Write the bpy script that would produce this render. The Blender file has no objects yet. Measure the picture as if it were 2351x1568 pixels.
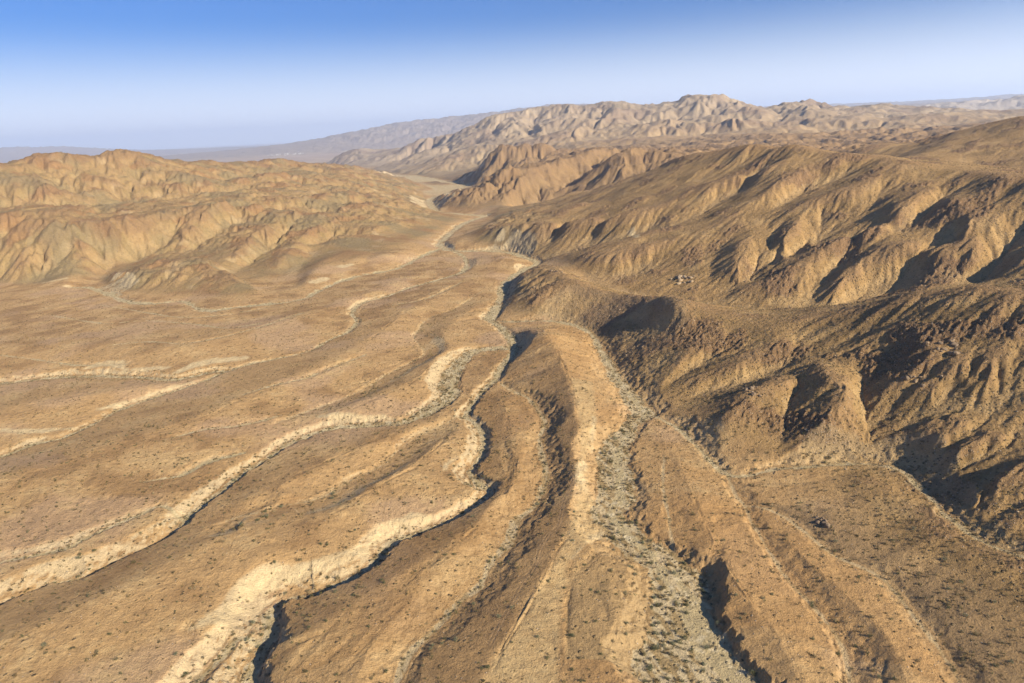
import bpy, math, time
import numpy as np
T0 = time.time()
def log(*a): print('[%.1fs]' % (time.time()-T0), *a, flush=True)
rng = np.random.default_rng(11)
Q = 1.0                      # mesh density (1 = full)
S = bpy.context.scene

# ------------------------------------------------------------------ camera
# survey coordinates of the land marks were read in a 2351 x 1568 frame
F, CX, CY, HCAM = 1560.0, 1175.5, 784.0, 200.0
ROLL = math.atan(0.049)
PITCH = math.atan(490.4/1560.0)
fwd = np.array([0, math.cos(PITCH), -math.sin(PITCH)])
R0 = np.array([1.0, 0, 0]); U0 = np.array([0, math.sin(PITCH), math.cos(PITCH)])
ex = math.cos(ROLL)*R0 - math.sin(ROLL)*U0
eu = math.sin(ROLL)*R0 + math.cos(ROLL)*U0
def ray(x, y):
    """bearing (radians, 0 = +Y, positive to the right) and rise per metre travelled"""
    x = np.asarray(x, float); y = np.asarray(y, float)
    d = F*fwd[:, None] + (x-CX)[None]*ex[:, None] - (y-CY)[None]*eu[:, None]
    hor = np.hypot(d[0], d[1])
    return np.arctan2(d[0], d[1]), d[2]/hor

def base(r): return -220.0*(1-np.exp(-r/8800.0))

# ------------------------------------------------------------------ survey grid: bearing x log distance
AZ0, AZ1 = math.radians(-52), math.radians(52)
NU = int(1500*Q)
segs = [(80, 400, .0025), (400, 2500, .0030), (2500, 8000, .0040), (8000, 78000, .006)]
v = []
for a, b, d in segs:
    n = int(round(math.log(b/a)/(d/Q)))
    v.append(np.linspace(math.log(a), math.log(b), n, endpoint=False))
v = np.concatenate(v + [[math.log(78000)]])
NV = len(v)
u = np.linspace(AZ0, AZ1, NU)
Rr = np.exp(v)
X = (Rr[:, None]*np.sin(u)[None]).astype(np.float32)
Y = (Rr[:, None]*np.cos(u)[None]).astype(np.float32)
B = base(Rr)[:, None].astype(np.float32)
log('grid', NV, NU)
def gi(az): return (np.asarray(az)-AZ0)/(AZ1-AZ0)*(NU-1)
def gj(r): return np.interp(np.log(np.maximum(r, 80.0)), v, np.arange(NV))
def sample(Z, az, r):
    i = np.clip(gi(az), 0, NU-1.001); j = np.clip(gj(r), 0, NV-1.001)
    i0 = i.astype(int); j0 = j.astype(int); fi = i-i0; fj = j-j0
    return (Z[j0, i0]*(1-fi)*(1-fj)+Z[j0, i0+1]*fi*(1-fj)+Z[j0+1, i0]*(1-fi)*fj+Z[j0+1, i0+1]*fi*fj)

def dense(P, step=4.0, curve=True):
    """Catmull-Rom resampling of a list of tuples (first two columns are frame coordinates)"""
    P = np.array(P, float)
    if len(P) == 2: curve = False
    out = []
    Q_ = np.vstack([2*P[0]-P[1], P, 2*P[-1]-P[-2]])
    for k in range(1, len(Q_)-2):
        a, b, c, d = Q_[k-1], Q_[k], Q_[k+1], Q_[k+2]
        n = max(2, int(np.hypot(*(c-b)[:2])/step))
        t = np.linspace(0, 1, n, endpoint=False)[:, None]
        if curve:
            out.append(.5*((2*b)+(-a+c)*t+(2*a-5*b+4*c-d)*t**2+(-a+3*b-3*c+d)*t**3))
        else: out.append(b+(c-b)*t)
    out.append(P[-1:])
    return np.vstack(out)

def hit_base(x, y, h):
    az, tz = ray(x, y)
    lo = np.full(az.shape, 60.0); hi = np.full(az.shape, 70000.0)
    for _ in range(60):
        m = .5*(lo+hi); g = HCAM+m*tz-base(m)-h
        lo = np.where(g > 0, m, lo); hi = np.where(g > 0, hi, m)
    return az, lo

# ------------------------------------------------------------------ main lines of the relief
LD = []; L1 = []      # (az, r, height above base)
def H(*P):   # points (x, y, h): foot or crest with a known height above the fan
    P = dense(P, 3.0); az, r = hit_base(P[:, 0], P[:, 1], P[:, 2]); L1.append(np.c_[az, r, P[:, 2]])
def D(*P):   # points (x, y, distance)
    P = np.array(P, float); P[:, 2] = np.log(P[:, 2]); P = dense(P, 3.0); r = np.exp(P[:, 2])
    az, tz = ray(P[:, 0], P[:, 1]); L1.append(np.c_[az, r, HCAM+r*tz-base(r)])
    if r.max() < 30000 and len(r) > 60: LD.append(np.c_[az, r, 0*r])
def A(*P):   # points (x, distance, z): lines that pass behind the hills
    P = np.array(P, float); P[:, 1] = np.log(P[:, 1]); n = len(P)
    t = np.linspace(0, n-1, 160*(n-1)); x, l, z = [np.interp(t, np.arange(n), P[:, k]) for k in range(3)]
    az, _ = ray(x, 290+0*x); r = np.exp(l); L1.append(np.c_[az, r, z-base(r)])
def A0(r, x0=-700, x1=3100):
    az, _ = ray(np.linspace(x0, x1, 500), np.full(500, 290.)); L1.append(np.c_[az, np.full(500, float(r)), np.zeros(500)])

C1 = [(-220,1460),(-100,1420),(0,1376),(60,1350),(130,1325),(190,1318),(250,1288),(330,1253),(400,1212),(432,1180),(470,1150),(520,1112),(560,1080),(605,1055),(622,1043),(645,1026),(690,1006),(740,986),(790,978),(860,974),(917,970),(960,956),(1004,932),(1040,908),(1036,884),(1046,853),(1062,828),(1090,806),(1135,800),(1175,800)]
C1b = [(-120,1330),(0,1288),(80,1272),(154,1255),(200,1232),(256,1205),(300,1188),(342,1170),(365,1158),(400,1172),(428,1186)]
C2 = [(560,1640),(578,1568),(571,1530),(598,1486),(625,1438),(622,1410),(628,1385),(670,1358),(718,1357),(752,1339),(803,1321),(850,1290),(876,1262),(905,1234),(951,1220),(1002,1200),(1040,1184),(1071,1166),(1105,1145),(1126,1122),(1112,1108),(1092,1096),(1081,1075),(1098,1052),(1110,1025),(1108,990),(1087,963),(1070,952),(1078,935),(1091,916),(1110,893),(1140,866),(1150,843),(1172,818),(1180,795),(1167,768),(1146,748),(1124,731)]
C2b = [(380,1620),(427,1563),(480,1515),(523,1475),(532,1455),(550,1446),(575,1452),(606,1460)]
C3 = [(-200,1110),(-80,1070),(0,1045),(79,1016),(137,1004),(181,984),(222,966),(273,938),(342,914),(400,895),(444,881),(480,868),(506,855),(560,838),(615,826),(670,815),(718,802),(752,782),(804,758),(818,735),(808,718),(832,694),(883,682),(934,662),(985,648),(1030,635),(1066,622),(1070,600),(1060,585),(1035,575)]
C4 = [(-200,905),(-80,888),(0,876),(103,864),(188,858),(291,861),(350,864),(393,868),(444,860),(490,850),(515,848)]
C5 = [(165,659),(212,662),(256,679),(300,694),(350,697),(400,692),(427,692),(455,709),(485,713),(547,705),(600,700),(649,695),(690,688),(718,677),(752,659),(804,638),(860,627),(904,619),(937,604),(984,582),(1012,570)]
MAIN = [(1124,731),(1139,707),(1150,683),(1156,655),(1175,636),(1204,619),(1233,603),(1204,590),(1167,579),(1112,575),(1068,577),(1017,571),(1010,558),(1024,544),(1039,531),(1060,515),(1090,503),(1112,497),(1085,493),(1057,492),(1030,488),(1002,483),(990,472),(984,461),(1000,450),(1040,437),(1070,428),(1040,420),(990,412),(930,404),(893,399)]
C6 = [(1740,1600),(1700,1562),(1646,1490),(1600,1430),(1560,1380),(1525,1320),(1500,1276),(1464,1246),(1432,1216),(1405,1186),(1402,1168),(1423,1137),(1423,1090),(1417,1058),(1424,1030),(1436,1001),(1456,968),(1480,950),(1466,930),(1447,905),(1420,871),(1395,830),(1374,795),(1360,768),(1330,750),(1290,740),(1245,735),(1190,738),(1140,738)]
C7 = [(1484,950),(1515,960),(1550,978),(1595,1019),(1622,1048),(1650,1078),(1680,1092),(1726,1090),(1770,1078),(1858,1070),(1967,1063),(2030,1068),(2077,1082),(2106,1114),(2150,1154),(2205,1205),(2260,1240),(2351,1274),(2450,1300)]
C8 = [(1672,1096),(1690,1136),(1711,1160),(1722,1190),(1741,1220),(1777,1278),(1810,1329),(1858,1377),(1905,1432),(1935,1483),(1953,1563),(1965,1620)]
C8b = [(1708,1156),(1755,1166),(1803,1187),(1858,1227),(1912,1271),(1967,1296),(2022,1322),(2062,1366),(2106,1420),(2157,1486),(2201,1559),(2230,1610)]
V5 = [(870,1640),(907,1564),(938,1496),(1000,1438),(1054,1376),(1105,1335),(1122,1291),(1150,1262),(1170,1240),(1184,1190),(1225,1161),(1249,1110),(1254,1090),(1249,1060),(1238,1007),(1250,973),(1240,946),(1208,908),(1175,896),(1150,880)]
S1 = [(640,968),(746,929),(800,908),(849,884),(890,857),(951,826),(977,808),(962,790),(951,772),(966,750),(982,731),(1037,710),(1075,690),(1109,666),(1135,668)]
S2 = [(520,1195),(564,1181),(632,1164),(700,1150),(752,1133),(785,1108),(803,1100),(850,1080),(883,1060),(931,1018),(985,988),(1020,975),(1045,955),(1043,940)]
def z0(L, h=0): return [(x, y, h) for x, y in L]
for L in (C1, C2, C3, C4, C5, MAIN, C6, V5, C8, C8b): H(*z0(L))
H(*[(x, y, 0 if x < 1700 else (x-1700)*.020) for x, y in C7])
for r in (80, 110, 150, 190): A0(r)
A0(78000)
for r in (11000, 13500, 16500): A0(r, -700, 1000)
A0(28000, -700, 1300); A0(50000, -700, 1700); A0(48000, 1500, 3100)
# far valley and plain
H((893,399,0),(860,398,0),(820,392,0),(780,384,0),(735,377,0))
H((951,403,0),(1002,414,0),(1057,421,0),(1112,421,0))
H((925,410,0),(970,425,0),(1010,436,0),(1060,432,0),(1095,426,0)); H((960,440,0),(985,452,0),(1005,447,0),(1060,442,0)); H((900,404,0),(960,412,0),(1030,420,0),(1090,424,0))
# left hills
FOOTL = [(-250,640),(-120,652),(0,659),(73,665),(165,659),(227,662),(311,683),(395,688),(432,688),(472,705),(622,697),(718,675)]
H(*z0(FOOTL))
D((-300,380,2300),(-120,372,2300),(0,377,2300),(59,374,2300),(106,355,2350),(165,352,2350),(220,355,2350),(249,346,2350),(293,344,2400),(366,366,2500),(414,379,2600),(461,374,2700),(549,375,2850),(622,367,3000),(696,379,3300),(769,383,3700),(830,391,4300),(880,399,4900))
A((-300,3300,-90),(300,3400,-90),(600,4200,-100),(760,5200,-110),(850,6500,-110))
D((-250,470,1800),(0,491,1780),(100,506,1720),(183,524,1660),(256,516,1680),(322,503,1720),(366,503,1740),(403,491,1770),(447,476,1800),(494,472,1850),(549,465,1900),(604,428,2200),(700,425,2350),(800,428,2500),(880,440,2600))
D((-250,460,2050),(0,472,2050),(103,483,1980),(165,483,1980),(293,461,2100),(366,455,2120),(458,454,2100),(540,445,2150))
H((215,640,0),(260,628,12),(311,632,22),(340,613,27),(366,604,30),(430,604,28),(500,628,20),(560,655,10),(600,675,2))
H((234,655,0),(234,633,3),(300,600,10),(381,573,22),(440,598,14),(505,617,8),(560,640,4),(604,664,0),(650,680,0))
# near right hill, its skyline and the dale behind it
H((1165,655,0),(1200,630,15),(1240,613,25),(1270,622,29),(1295,641,31),(1368,666,35),(1400,668,37),(1431,674,39),(1449,681,40),(1490,675,45),(1522,673,49),(1558,697,45),(1595,713,41),(1675,719,39),(1755,735,39),(1858,724,45),(1967,710,56),(2077,686,69),(2223,668,81),(2260,664,83),(2351,682,83),(2450,705,82),(2600,740,78))
MFOOT = [(1233,601,0),(1288,620,2),(1369,658,3),(1431,670,3),(1520,690,4),(1580,700,6),(1657,706,8),(1755,724,11),(1826,718,14),(1900,706,19),(1968,690,26),(2049,664,36),(2150,655,44),(2247,650,50),(2351,655,56),(2500,670,60)]
H(*MFOOT)
H((1935,1080,4),(1980,1084,8),(2022,1100,9.5),(2077,1146,9),(2150,1208,9),(2223,1260,9),(2351,1314,9),(2450,1350,9))
H((1949,1130,4),(1900,1190,3.5),(2010,1235,3),(2190,1300,4),(2340,1390,5),(2500,1490,6))
# middle mountain
SKYC = [(1131,496,1950),(1186,484,1950),(1233,476,1960),(1332,446,1980),(1387,440,1930),(1442,414,1860),(1478,399,1780),(1492,390,1720),(1550,363,1620),(1620,346,1520),(1719,326,1420),(1767,337,1380),(1822,333,1330),(1877,342,1290),(1961,350,1240),(2023,359,1190),(2064,363,1160),(2115,377,1130),(2199,394,1090),(2280,392,1040),(2351,399,1000),(2450,420,950),(2600,440,900)]
D(*SKYC)
H((1063,566,0),(1068,542,2),(1112,525,6),(1130,505,0))
D((1186,487,2200),(1260,470,2300),(1332,450,2300),(1442,422,2200),(1500,396,2100),(1560,372,2000),(1600,355,1950))
D((1292,439,2330),(1321,434,2360),(1339,425,2380),(1387,392,2420),(1424,370,2450),(1456,348,2480),(1475,339,2500),(1497,351,2500),(1533,362,2450),(1580,368,2400))
D((1280,448,2300),(1295,432,2480),(1369,390,2650),(1424,357,2780))
D((1010,465,2450),(1024,458,2430),(1057,447,2400),(1098,436,2380),(1120,425,2380),(1149,410,2400),(1178,396,2450),(1197,392,2500),(1248,385,2600),(1295,373,2700),(1332,366,2780),(1361,355,2850),(1387,344,2950),(1420,350,3000))
H((1032,483,0),(1083,494,0),(1131,497,0))
D((1002,414,4100),(1032,399,3900),(1076,377,3750),(1112,363,3700),(1149,348,3650),(1186,333,3600),(1204,330,3600),(1230,337,3600),(1259,348,3600),(1300,354,3650),(1360,352,3700))
D((1120,424,3400),(1200,412,3300),(1300,388,3300),(1400,365,3400),(1460,352,3500))
A((1600,2100,-20),(1700,2100,0),(1800,2000,0),(1900,1900,20),(1960,1800,40))
# plateau and far mountains
D((1480,345,4200),(1560,352,3800),(1640,340,3900),(1800,326,3800),(1957,336,3500),(2060,322,3700),(2150,306,4200))
D((1430,320,5000),(1600,318,5000),(1750,305,5000),(1950,305,5000),(2150,293,5000),(2300,285,5200))
D((742,373,9300),(783,359,9000),(819,342,8600),(856,352,8300),(911,348,8000),(944,341,7700),(973,320,7500),(1010,317,7300),(1057,308,7200),(1087,293,7000),(1131,280,6900),(1186,271,6800),(1222,260,6800),(1240,256,6800),(1295,255,6800),(1350,255,6800),(1405,244,6800),(1442,244,6700),(1471,238,6600),(1508,245,6600),(1529,247,6500),(1555,245,6500),(1577,233,6500),(1591,229,6500),(1617,233,6500),(1632,240,6500),(1657,234,6500),(1675,244,6500),(1697,234,6500),(1719,247,6500),(1749,245,6600),(1782,251,6600),(1793,258,6700),(1840,251,6700),(1884,253,6800),(1899,262,6800),(1968,260,6900),(2020,255,6900),(2049,258,6900),(2078,264,7000),(2188,266,7000),(2261,270,7000),(2351,274,7000),(2500,280,7000))
H((830,392,0),(900,385,6),(960,378,12),(1010,372,20))
A((700,11000,-150),(1000,10000,-130),(1300,9500,-60),(1600,9500,0),(2000,9000,60),(2400,9000,60),(2900,9000,60))
D((1957,345,2000),(1998,330,2050),(2023,326,2050),(2056,328,2100),(2078,330,2000),(2133,319,2000),(2188,302,1950),(2225,293,1900),(2280,278,1900),(2351,266,1850),(2450,245,1800),(2600,220,1800))
D((1940,352,1650),(2000,364,1600),(2100,378,1550),(2199,392,1500),(2300,390,1450),(2400,400,1400),(2600,420,1300))
A((1980,2700,50),(2200,2900,50),(2600,2900,60))
A((740,17500,-190),(1000,17500,-190),(1300,17000,-150),(1500,17000,-80))
D((745,323,21000),(761,318,21000),(819,304,21000),(860,297,21000),(900,286,21500),(929,282,22000),(1002,269,22000),(1057,267,22000),(1120,260,22000),(1167,258,22000),(1204,247,23000),(1251,240,23000),(1295,242,24000),(1339,238,24000),(1387,242,24000),(1430,250,24000),(1500,256,24000))
A((740,27000,-215),(1100,29000,-210),(1600,30000,-200))
A((-700,29000,-215),(100,29000,-215),(500,31000,-215))
D((-300,345,36000),(-100,352,36000),(0,337,36000),(70,335,36000),(90,340,36000),(130,333,36000),(165,337,36000),(200,340,36000),(300,346,36000),(420,346,37000),(520,338,38000))
D((1700,252,20000),(1968,252,20000),(2250,243,20000),(2500,240,20000))
D((1640,262,35000),(1700,248,35000),(1771,243,35000),(1870,242,35000),(1915,240,34000),(1960,240,35000),(2030,238,35000),(2100,236,35000),(2180,231,34000),(2220,230,35000),(2290,222,34000),(2351,216,35000),(2500,212,35000))
D((2040,261,13000),(2060,255,13000),(2100,251,13000),(2150,247,13000),(2200,246,13000),(2240,243,13000),(2300,232,13000),(2351,228,13000),(2500,222,13000))
D((2050,268,10500),(2250,268,10500),(2500,270,10500))

def solve(pts, screen=0.0):
    """membrane through the given lines on the bearing x log-distance grid (coarse to fine)"""
    pts = np.vstack(pts)
    gI, gJ = gi(pts[:, 0]), gj(pts[:, 1])
    ok = (gI > 0) & (gI < NU-1) & (pts[:, 1] > 79)
    gI, gJ, hv = gI[ok], gJ[ok], pts[ok, 2]
    Z = None
    for st in (48, 24, 12, 6, 3):
        ji = np.unique(np.r_[np.arange(0, NV-1, st), NV-1]); ii = np.unique(np.r_[np.arange(0, NU-1, st), NU-1])
        nj, ni = len(ji), len(ii)
        if Z is None: Z = np.zeros((nj, ni))
        else: Z = resize(Z, pj, pi_, ji, ii)
        cj = np.clip(np.round(np.interp(gJ, ji, np.arange(nj))).astype(int), 0, nj-1)
        ci = np.clip(np.round(np.interp(gI, ii, np.arange(ni))).astype(int), 0, ni-1)
        s = np.zeros((nj, ni)); c = np.zeros((nj, ni))
        np.add.at(s, (cj, ci), hv); np.add.at(c, (cj, ci), 1)
        m = c > 0; fix = np.where(m, s/np.maximum(c, 1), 0)
        du = (u[1]-u[0])*st; dv = np.gradient(v[ji])
        wu = (1/du**2)*np.ones(nj)[:, None]; wv = (1/dv**2)[:, None]
        rr = np.exp(v[ji])[:, None]
        sc = (rr/screen)**2 if screen > 0 else 0.0
        den = 2*wu+2*wv+sc
        par = (np.add.outer(np.arange(nj), np.arange(ni)) % 2).astype(bool)
        om = 1.85 if screen == 0 else 1.7
        for it in range({48: 500, 24: 300, 12: 220, 6: 140, 3: 90}[st]):
            for p in (par, ~par):
                P = np.pad(Z, 1, mode='edge')
                N = (wu*(P[1:-1, :-2]+P[1:-1, 2:])+wv*(P[:-2, 1:-1]+P[2:, 1:-1]))/den
                Z = np.where(m, fix, np.where(p, Z+om*(N-Z), Z))
        pj, pi_ = ji, ii
    return resize(Z, pj, pi_, np.arange(NV), np.arange(NU)).astype(np.float32)
def resize(Z, j0, i0, j1, i1):
    fj = np.interp(j1, j0, np.arange(len(j0))); fi = np.interp(i1, i0, np.arange(len(i0)))
    a = np.clip(fj.astype(int), 0, len(j0)-2); t = (fj-a)[:, None]
    Zr = Z[a]*(1-t)+Z[a+1]*t
    b = np.clip(fi.astype(int), 0, len(i0)-2); t = (fi-b)[None]
    return Zr[:, b]*(1-t)+Zr[:, b+1]*t
def blur(Z, s):
    n = int(3*s)+1; k = np.exp(-.5*(np.arange(-n, n+1)/s)**2); k = (k/k.sum()).astype(np.float32)
    P = np.pad(Z, ((n, n), (0, 0)), mode='edge'); O = np.zeros_like(Z)
    for a, w in enumerate(k): O += w*P[a:a+Z.shape[0]]
    P = np.pad(O, ((0, 0), (n, n)), mode='edge'); O = np.zeros_like(Z)
    for a, w in enumerate(k): O += w*P[:, a:a+Z.shape[1]]
    return O
H1 = blur(solve(L1), 4*Q)
log('main relief')
Z1 = H1 + B

# ------------------------------------------------------------------ second pass: spurs and gullies, offset from the first surface
L2 = []
RM = np.exp(np.linspace(math.log(90), math.log(60000), 2600))
def O(pts, *offs, rmin=0):
    """line of frame points laid on the land, raised or sunk by offs metres (interpolated along it)"""
    P = dense([(x, y) for x, y in pts], 3.0)
    t = np.linspace(0, 1, len(P)); off = np.interp(t, np.linspace(0, 1, len(offs)), offs)
    az, tz = ray(P[:, 0], P[:, 1])
    zz = sample(Z1, np.repeat(az[:, None], len(RM), 1), np.repeat(RM[None], len(az), 0))
    below = ((HCAM+RM[None]*tz[:, None]) < zz+off[:, None]) & (RM[None] > rmin)
    k = np.where(below.any(1), below.argmax(1), -1)
    ok = k > 0
    L2.append(np.c_[az[ok], RM[k[ok]], off[ok]])
# fan: channel lines sink, the swells between them rise
O(C1, -3, -4, -4, -3, -1); O(C2, -5, -5, -4, -4, -2, -1); O(C3, -5, -5, -4, -2, 0); O(C4, -4, -4, -3); O(C5, -1.5, -1)
O(C6, -4, -4, -3, -2, -1); O(C7, -2, -2, -4, -4); O(C8, -2, -2); O(C8b, -1, -2); O(V5, -2, -3, -3, -2); O(S1, -1, -2, -2, -1.5, 0); O(S2, -1, -2, -3, -1)
O(C1b, -3, -2.5); O(MAIN, -1, -1, 0)
O([(-150,1540),(0,1475),(200,1385),(400,1290),(560,1195),(660,1130)], 6, 5, 3)
O([(560,1150),(700,1085),(850,1022),(950,985),(1015,958)], 2.5, 2.5, 1)
O([(560,1310),(640,1255),(800,1160),(900,1085),(1000,1030),(1050,985)], 2, 3, 3, 2)
O([(-200,1170),(0,1095),(200,1040),(400,975),(560,915),(700,850),(800,805),(880,755),(960,700),(1060,650)], 4.5, 5, 6, 5, 3)
O([(760,955),(880,905),(975,862),(1012,800),(1022,760),(1070,715),(1118,690)], 2, 4, 5, 4, 1)
O([(-100,970),(50,930),(150,915),(300,890),(400,882)], 4, 4, 1)
O([(-100,800),(100,790),(250,790),(400,800),(560,765),(700,722),(830,680),(960,628)], 4, 6, 6, 4, 3)
O([(-100,745),(100,735),(300,735),(500,745),(620,730)], 1, 0, -1)
O([(660,1480),(760,1420),(900,1330),(1050,1240),(1130,1170),(1185,1090),(1180,1010),(1160,950),(1150,915)], 1, 1.5, 1.5, 1.5, 1.5)
O([(820,1600),(900,1480),(980,1390),(1060,1310)], 1, 1, 0)
O([(1185,800),(1210,772),(1248,760),(1285,768),(1312,792)], 7, 15, 19, 15, 7); O([(1195,765),(1215,755),(1245,752),(1280,758)], 4, 12, 15, 8)
O([(1250,765),(1262,780),(1280,800),(1295,835),(1305,870),(1320,930),(1328,1010),(1322,1100),(1312,1180),(1272,1280),(1212,1380),(1150,1480),(1085,1590)], 18, 11, 6, 3, 2.5, 2, 2, 2, 2)
O([(1365,950),(1358,1020),(1336,1062),(1330,1100),(1352,1137),(1379,1185),(1394,1215),(1340,1255),(1304,1290),(1302,1342),(1292,1393),(1288,1496),(1288,1568)], 2.5, 3, 3, 2.5, 2, 1.4, .6, .4, .3, .3, .3)
O([(1375,1500),(1420,1440),(1400,1350),(1390,1290)], .5, .8, .4)
O([(1556,1060),(1600,1150),(1640,1260),(1700,1360),(1780,1460),(1850,1568)], 1, 1.5, 2, 2)
O([(1760,1240),(1830,1300),(1950,1400),(2050,1500),(2100,1568)], 1, 2, 2)
O([(1078,602),(1100,592),(1130,585),(1165,592),(1190,606)], 4, 10, 14, 8)
O([(1090,640),(1130,625),(1165,615)], 2, 4, 2)
# near right hill
O([(1565,927),(1620,902),(1675,887),(1748,869),(1792,843),(1821,818),(1869,767)], -3.24, -6.48, -6.48, -3.24)
O([(1492,909),(1558,862),(1620,825),(1697,788)], -2.16, -4.32, -1.08)
O([(1500,880),(1560,830),(1620,790),(1660,750)], 3.24, 5.4, 2.16)
O([(1600,870),(1700,830),(1770,800),(1790,765)], 2.16, 4.32, 2.16)
O([(1640,990),(1690,930),(1725,900),(1760,885),(1830,860)], 3.24, 8.64, 9.72, 5.4)
O([(1770,1070),(1800,1000),(1815,930),(1826,880)], -1.08, -3.24, -2.16)
O([(1840,1050),(1880,990),(1920,930),(1940,890),(1905,850),(1876,835)], 2.16, 5.4, 8.64, 9.72, 6.48)
O([(1995,1050),(1986,985),(1976,925),(1988,880),(2035,838),(2080,800)], -3.24, -5.4, -6.48, -5.4, -2.16)
O([(2023,1060),(2055,1015),(2095,975),(2140,930),(2200,905),(2260,880)], -1.08, -3.24, -3.24, -1.08)
O([(2050,1065),(2115,1010),(2205,953),(2260,930)], -2.16, -3.78, -1.62)
O([(2084,1082),(2150,1045),(2230,1005),(2300,960)], -2.16, -3.78, -1.62)
O([(2121,1095),(2200,1075),(2290,1035),(2351,1005),(2420,980)], -2.16, -3.78, -3.24)
O([(2075,1030),(2150,965),(2215,935)], 2.16, 3.24, 2.16)
O([(2075,1060),(2150,1010),(2240,965)], 2.16, 4.32, 2.16)
O([(2120,1072),(2200,1040),(2300,990)], 2.16, 4.32, 3.24)
O([(2095,760),(2130,790),(2170,830),(2230,860),(2290,850),(2351,820)], 4.32, 7.56, 8.64, 7.56, 5.4)
O([(2040,870),(2080,880),(2130,900),(2180,890)], 2.16, 4.32, 2.16)
O([(2150,1170),(2250,1120),(2351,1060)], 1.08, 4.32, 5.4)
O([(2180,1190),(2240,1160),(2290,1110),(2340,1060)], -1.08, -3.24, -2.16)
O([(1320,735),(1345,710),(1380,690)], -2.16, -3.24, -1.08)
O([(1380,760),(1400,720),(1440,690)], -3.24, -5.4, -2.16)
O([(1400,800),(1450,760),(1520,715),(1560,710)], 3.24, 5.4, 2.16)
O([(1420,800),(1480,770),(1540,735)], -3.24, -4.32, -2.16)
O([(1250,735),(1240,690),(1230,650)], 1.08, 3.24, 2.16)
# middle mountain: gullies with a shaded wall on their right, crest beyond it
O([(1580,699),(1657,674),(1708,655),(1749,626),(1796,608),(1859,571),(1913,542),(1998,491),(2004,458),(2040,432)], -3, -8, -14, -16, -10, -4)
O([(1800,640),(1840,598),(1895,566),(1950,533),(2005,509),(2060,483),(2115,447),(2159,421)], 4, 10, 14, 14, 10, 5)
O([(1826,716),(1852,690),(1880,663),(1902,637),(1939,593),(1979,557),(2042,542),(2093,524),(2122,491),(2170,428),(2195,400)], -3, -6, -10, -14, -12, -8, -2)
O([(1900,690),(1935,650),(1975,600),(2020,575),(2065,562),(2110,566),(2148,572),(2160,560)], 4, 8, 12, 14, 12, 8)
O([(1880,710),(1968,685),(2049,655),(2097,619),(2148,585),(2180,560),(2210,520)], -3, -7, -9, -8, -3)
O([(2247,652),(2262,630),(2285,605),(2316,575),(2351,520),(2400,480)], -6, -12, -14, -10)
O([(2100,660),(2160,620),(2205,590),(2240,600),(2230,560),(2215,500),(2190,450)], 4, 8, 8, 7, 7, 4)
O([(2290,640),(2340,600),(2400,560)], 5, 10, 10)
O([(1785,478),(1811,461),(1859,428),(1913,406),(1968,381),(2023,364)], -6, -14, -16, -12, -6, -2)
O([(1790,492),(1830,472),(1877,452),(1932,436),(2005,408),(2060,385)], 4, 12, 14, 10, 4)
O([(1610,421),(1639,403),(1697,382),(1756,353),(1800,340)], -8, -14, -12, -2)
O([(1625,432),(1675,400),(1720,394),(1780,372),(1830,350)], 8, 14, 12, 3)
O([(1610,504),(1639,472),(1697,443),(1727,421),(1771,392),(1822,372),(1870,355)], -6, -12, -14, -10, -3)
O([(1640,500),(1700,468),(1760,440),(1820,410),(1880,385),(1940,368)], 4, 10, 10, 8, 3)
O([(1480,600),(1545,560),(1600,530),(1680,505),(1750,480),(1790,470)], 2, 6, 8, 6, 2)
O([(1500,540),(1560,520),(1610,502)], -4, -6, -6)
O([(1480,560),(1530,540),(1590,530)], 4, 5, 4)
O([(1705,640),(1690,600),(1710,560),(1740,520)], 3, 6, 8, 6)
O([(1805,600),(1800,560),(1820,520),(1850,480)], 3, 8, 9, 6)
O([(1640,670),(1630,620),(1650,580)], -3, -5, -2)
O([(1760,620),(1765,570),(1780,530)], -2, -4, -2)
O([(1860,565),(1870,520),(1890,490)], -2, -5, -3)
O([(1700,665),(1790,640),(1840,640)], 2, 5, 3)
# spurs toward the wash
O([(1032,568),(1068,540),(1112,524),(1160,530),(1204,523),(1259,512),(1314,503),(1369,500),(1440,490),(1500,470),(1550,455)], 7.5, 18, 22.5, 24, 24, 21, 15, 9)
O([(1248,597),(1295,591),(1339,575),(1400,562),(1478,542),(1508,526),(1560,505)], -3, -7.5, -9, -12, -4.5)
O([(1248,597),(1277,585),(1332,578),(1369,560),(1442,556),(1515,530)], 6, 15, 18, 9)
O([(1300,600),(1345,590),(1400,585),(1480,570),(1540,550)], 12, 19.5, 21, 18, 9)
O([(1150,520),(1190,508),(1260,490),(1330,475),(1400,465),(1450,440)], -4.5, -9, -9, -7.5, -3)
O([(1131,505),(1190,498),(1250,484),(1340,460)], 6, 12, 12, 9)
O([(1320,640),(1370,620),(1430,600),(1480,590)], 3, 6, 6)
O([(1400,650),(1450,630),(1520,605)], -4.5, -7.5, -3)
O([(1260,560),(1300,535),(1340,512)], -4.5, -7.5, -3)
O([(1340,565),(1370,540),(1410,515)], -4.5, -7.5, -3)
O([(1120,472),(1140,447),(1175,415)], -21, -33, -12)
O([(1290,436),(1330,415),(1375,385),(1420,358)], -18, -30, -30, -12); O([(1310,442),(1350,418),(1395,390),(1440,365)], 15, 27, 24, 12)
O([(1035,470),(1070,452),(1110,436)], 12, 21, 15); O([(1060,400),(1090,385),(1110,368)], -21, -27, -12); O([(1085,408),(1110,390),(1140,365)], 18, 30, 18); O([(1200,365),(1225,350)], -21, -12)
O([(1140,490),(1165,455),(1200,420)], 9, 18, 15)
O([(1185,480),(1230,440),(1270,400)], -9, -18, -6)
O([(1075,480),(1100,455),(1125,430)], 7.5, 12, 9)
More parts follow.
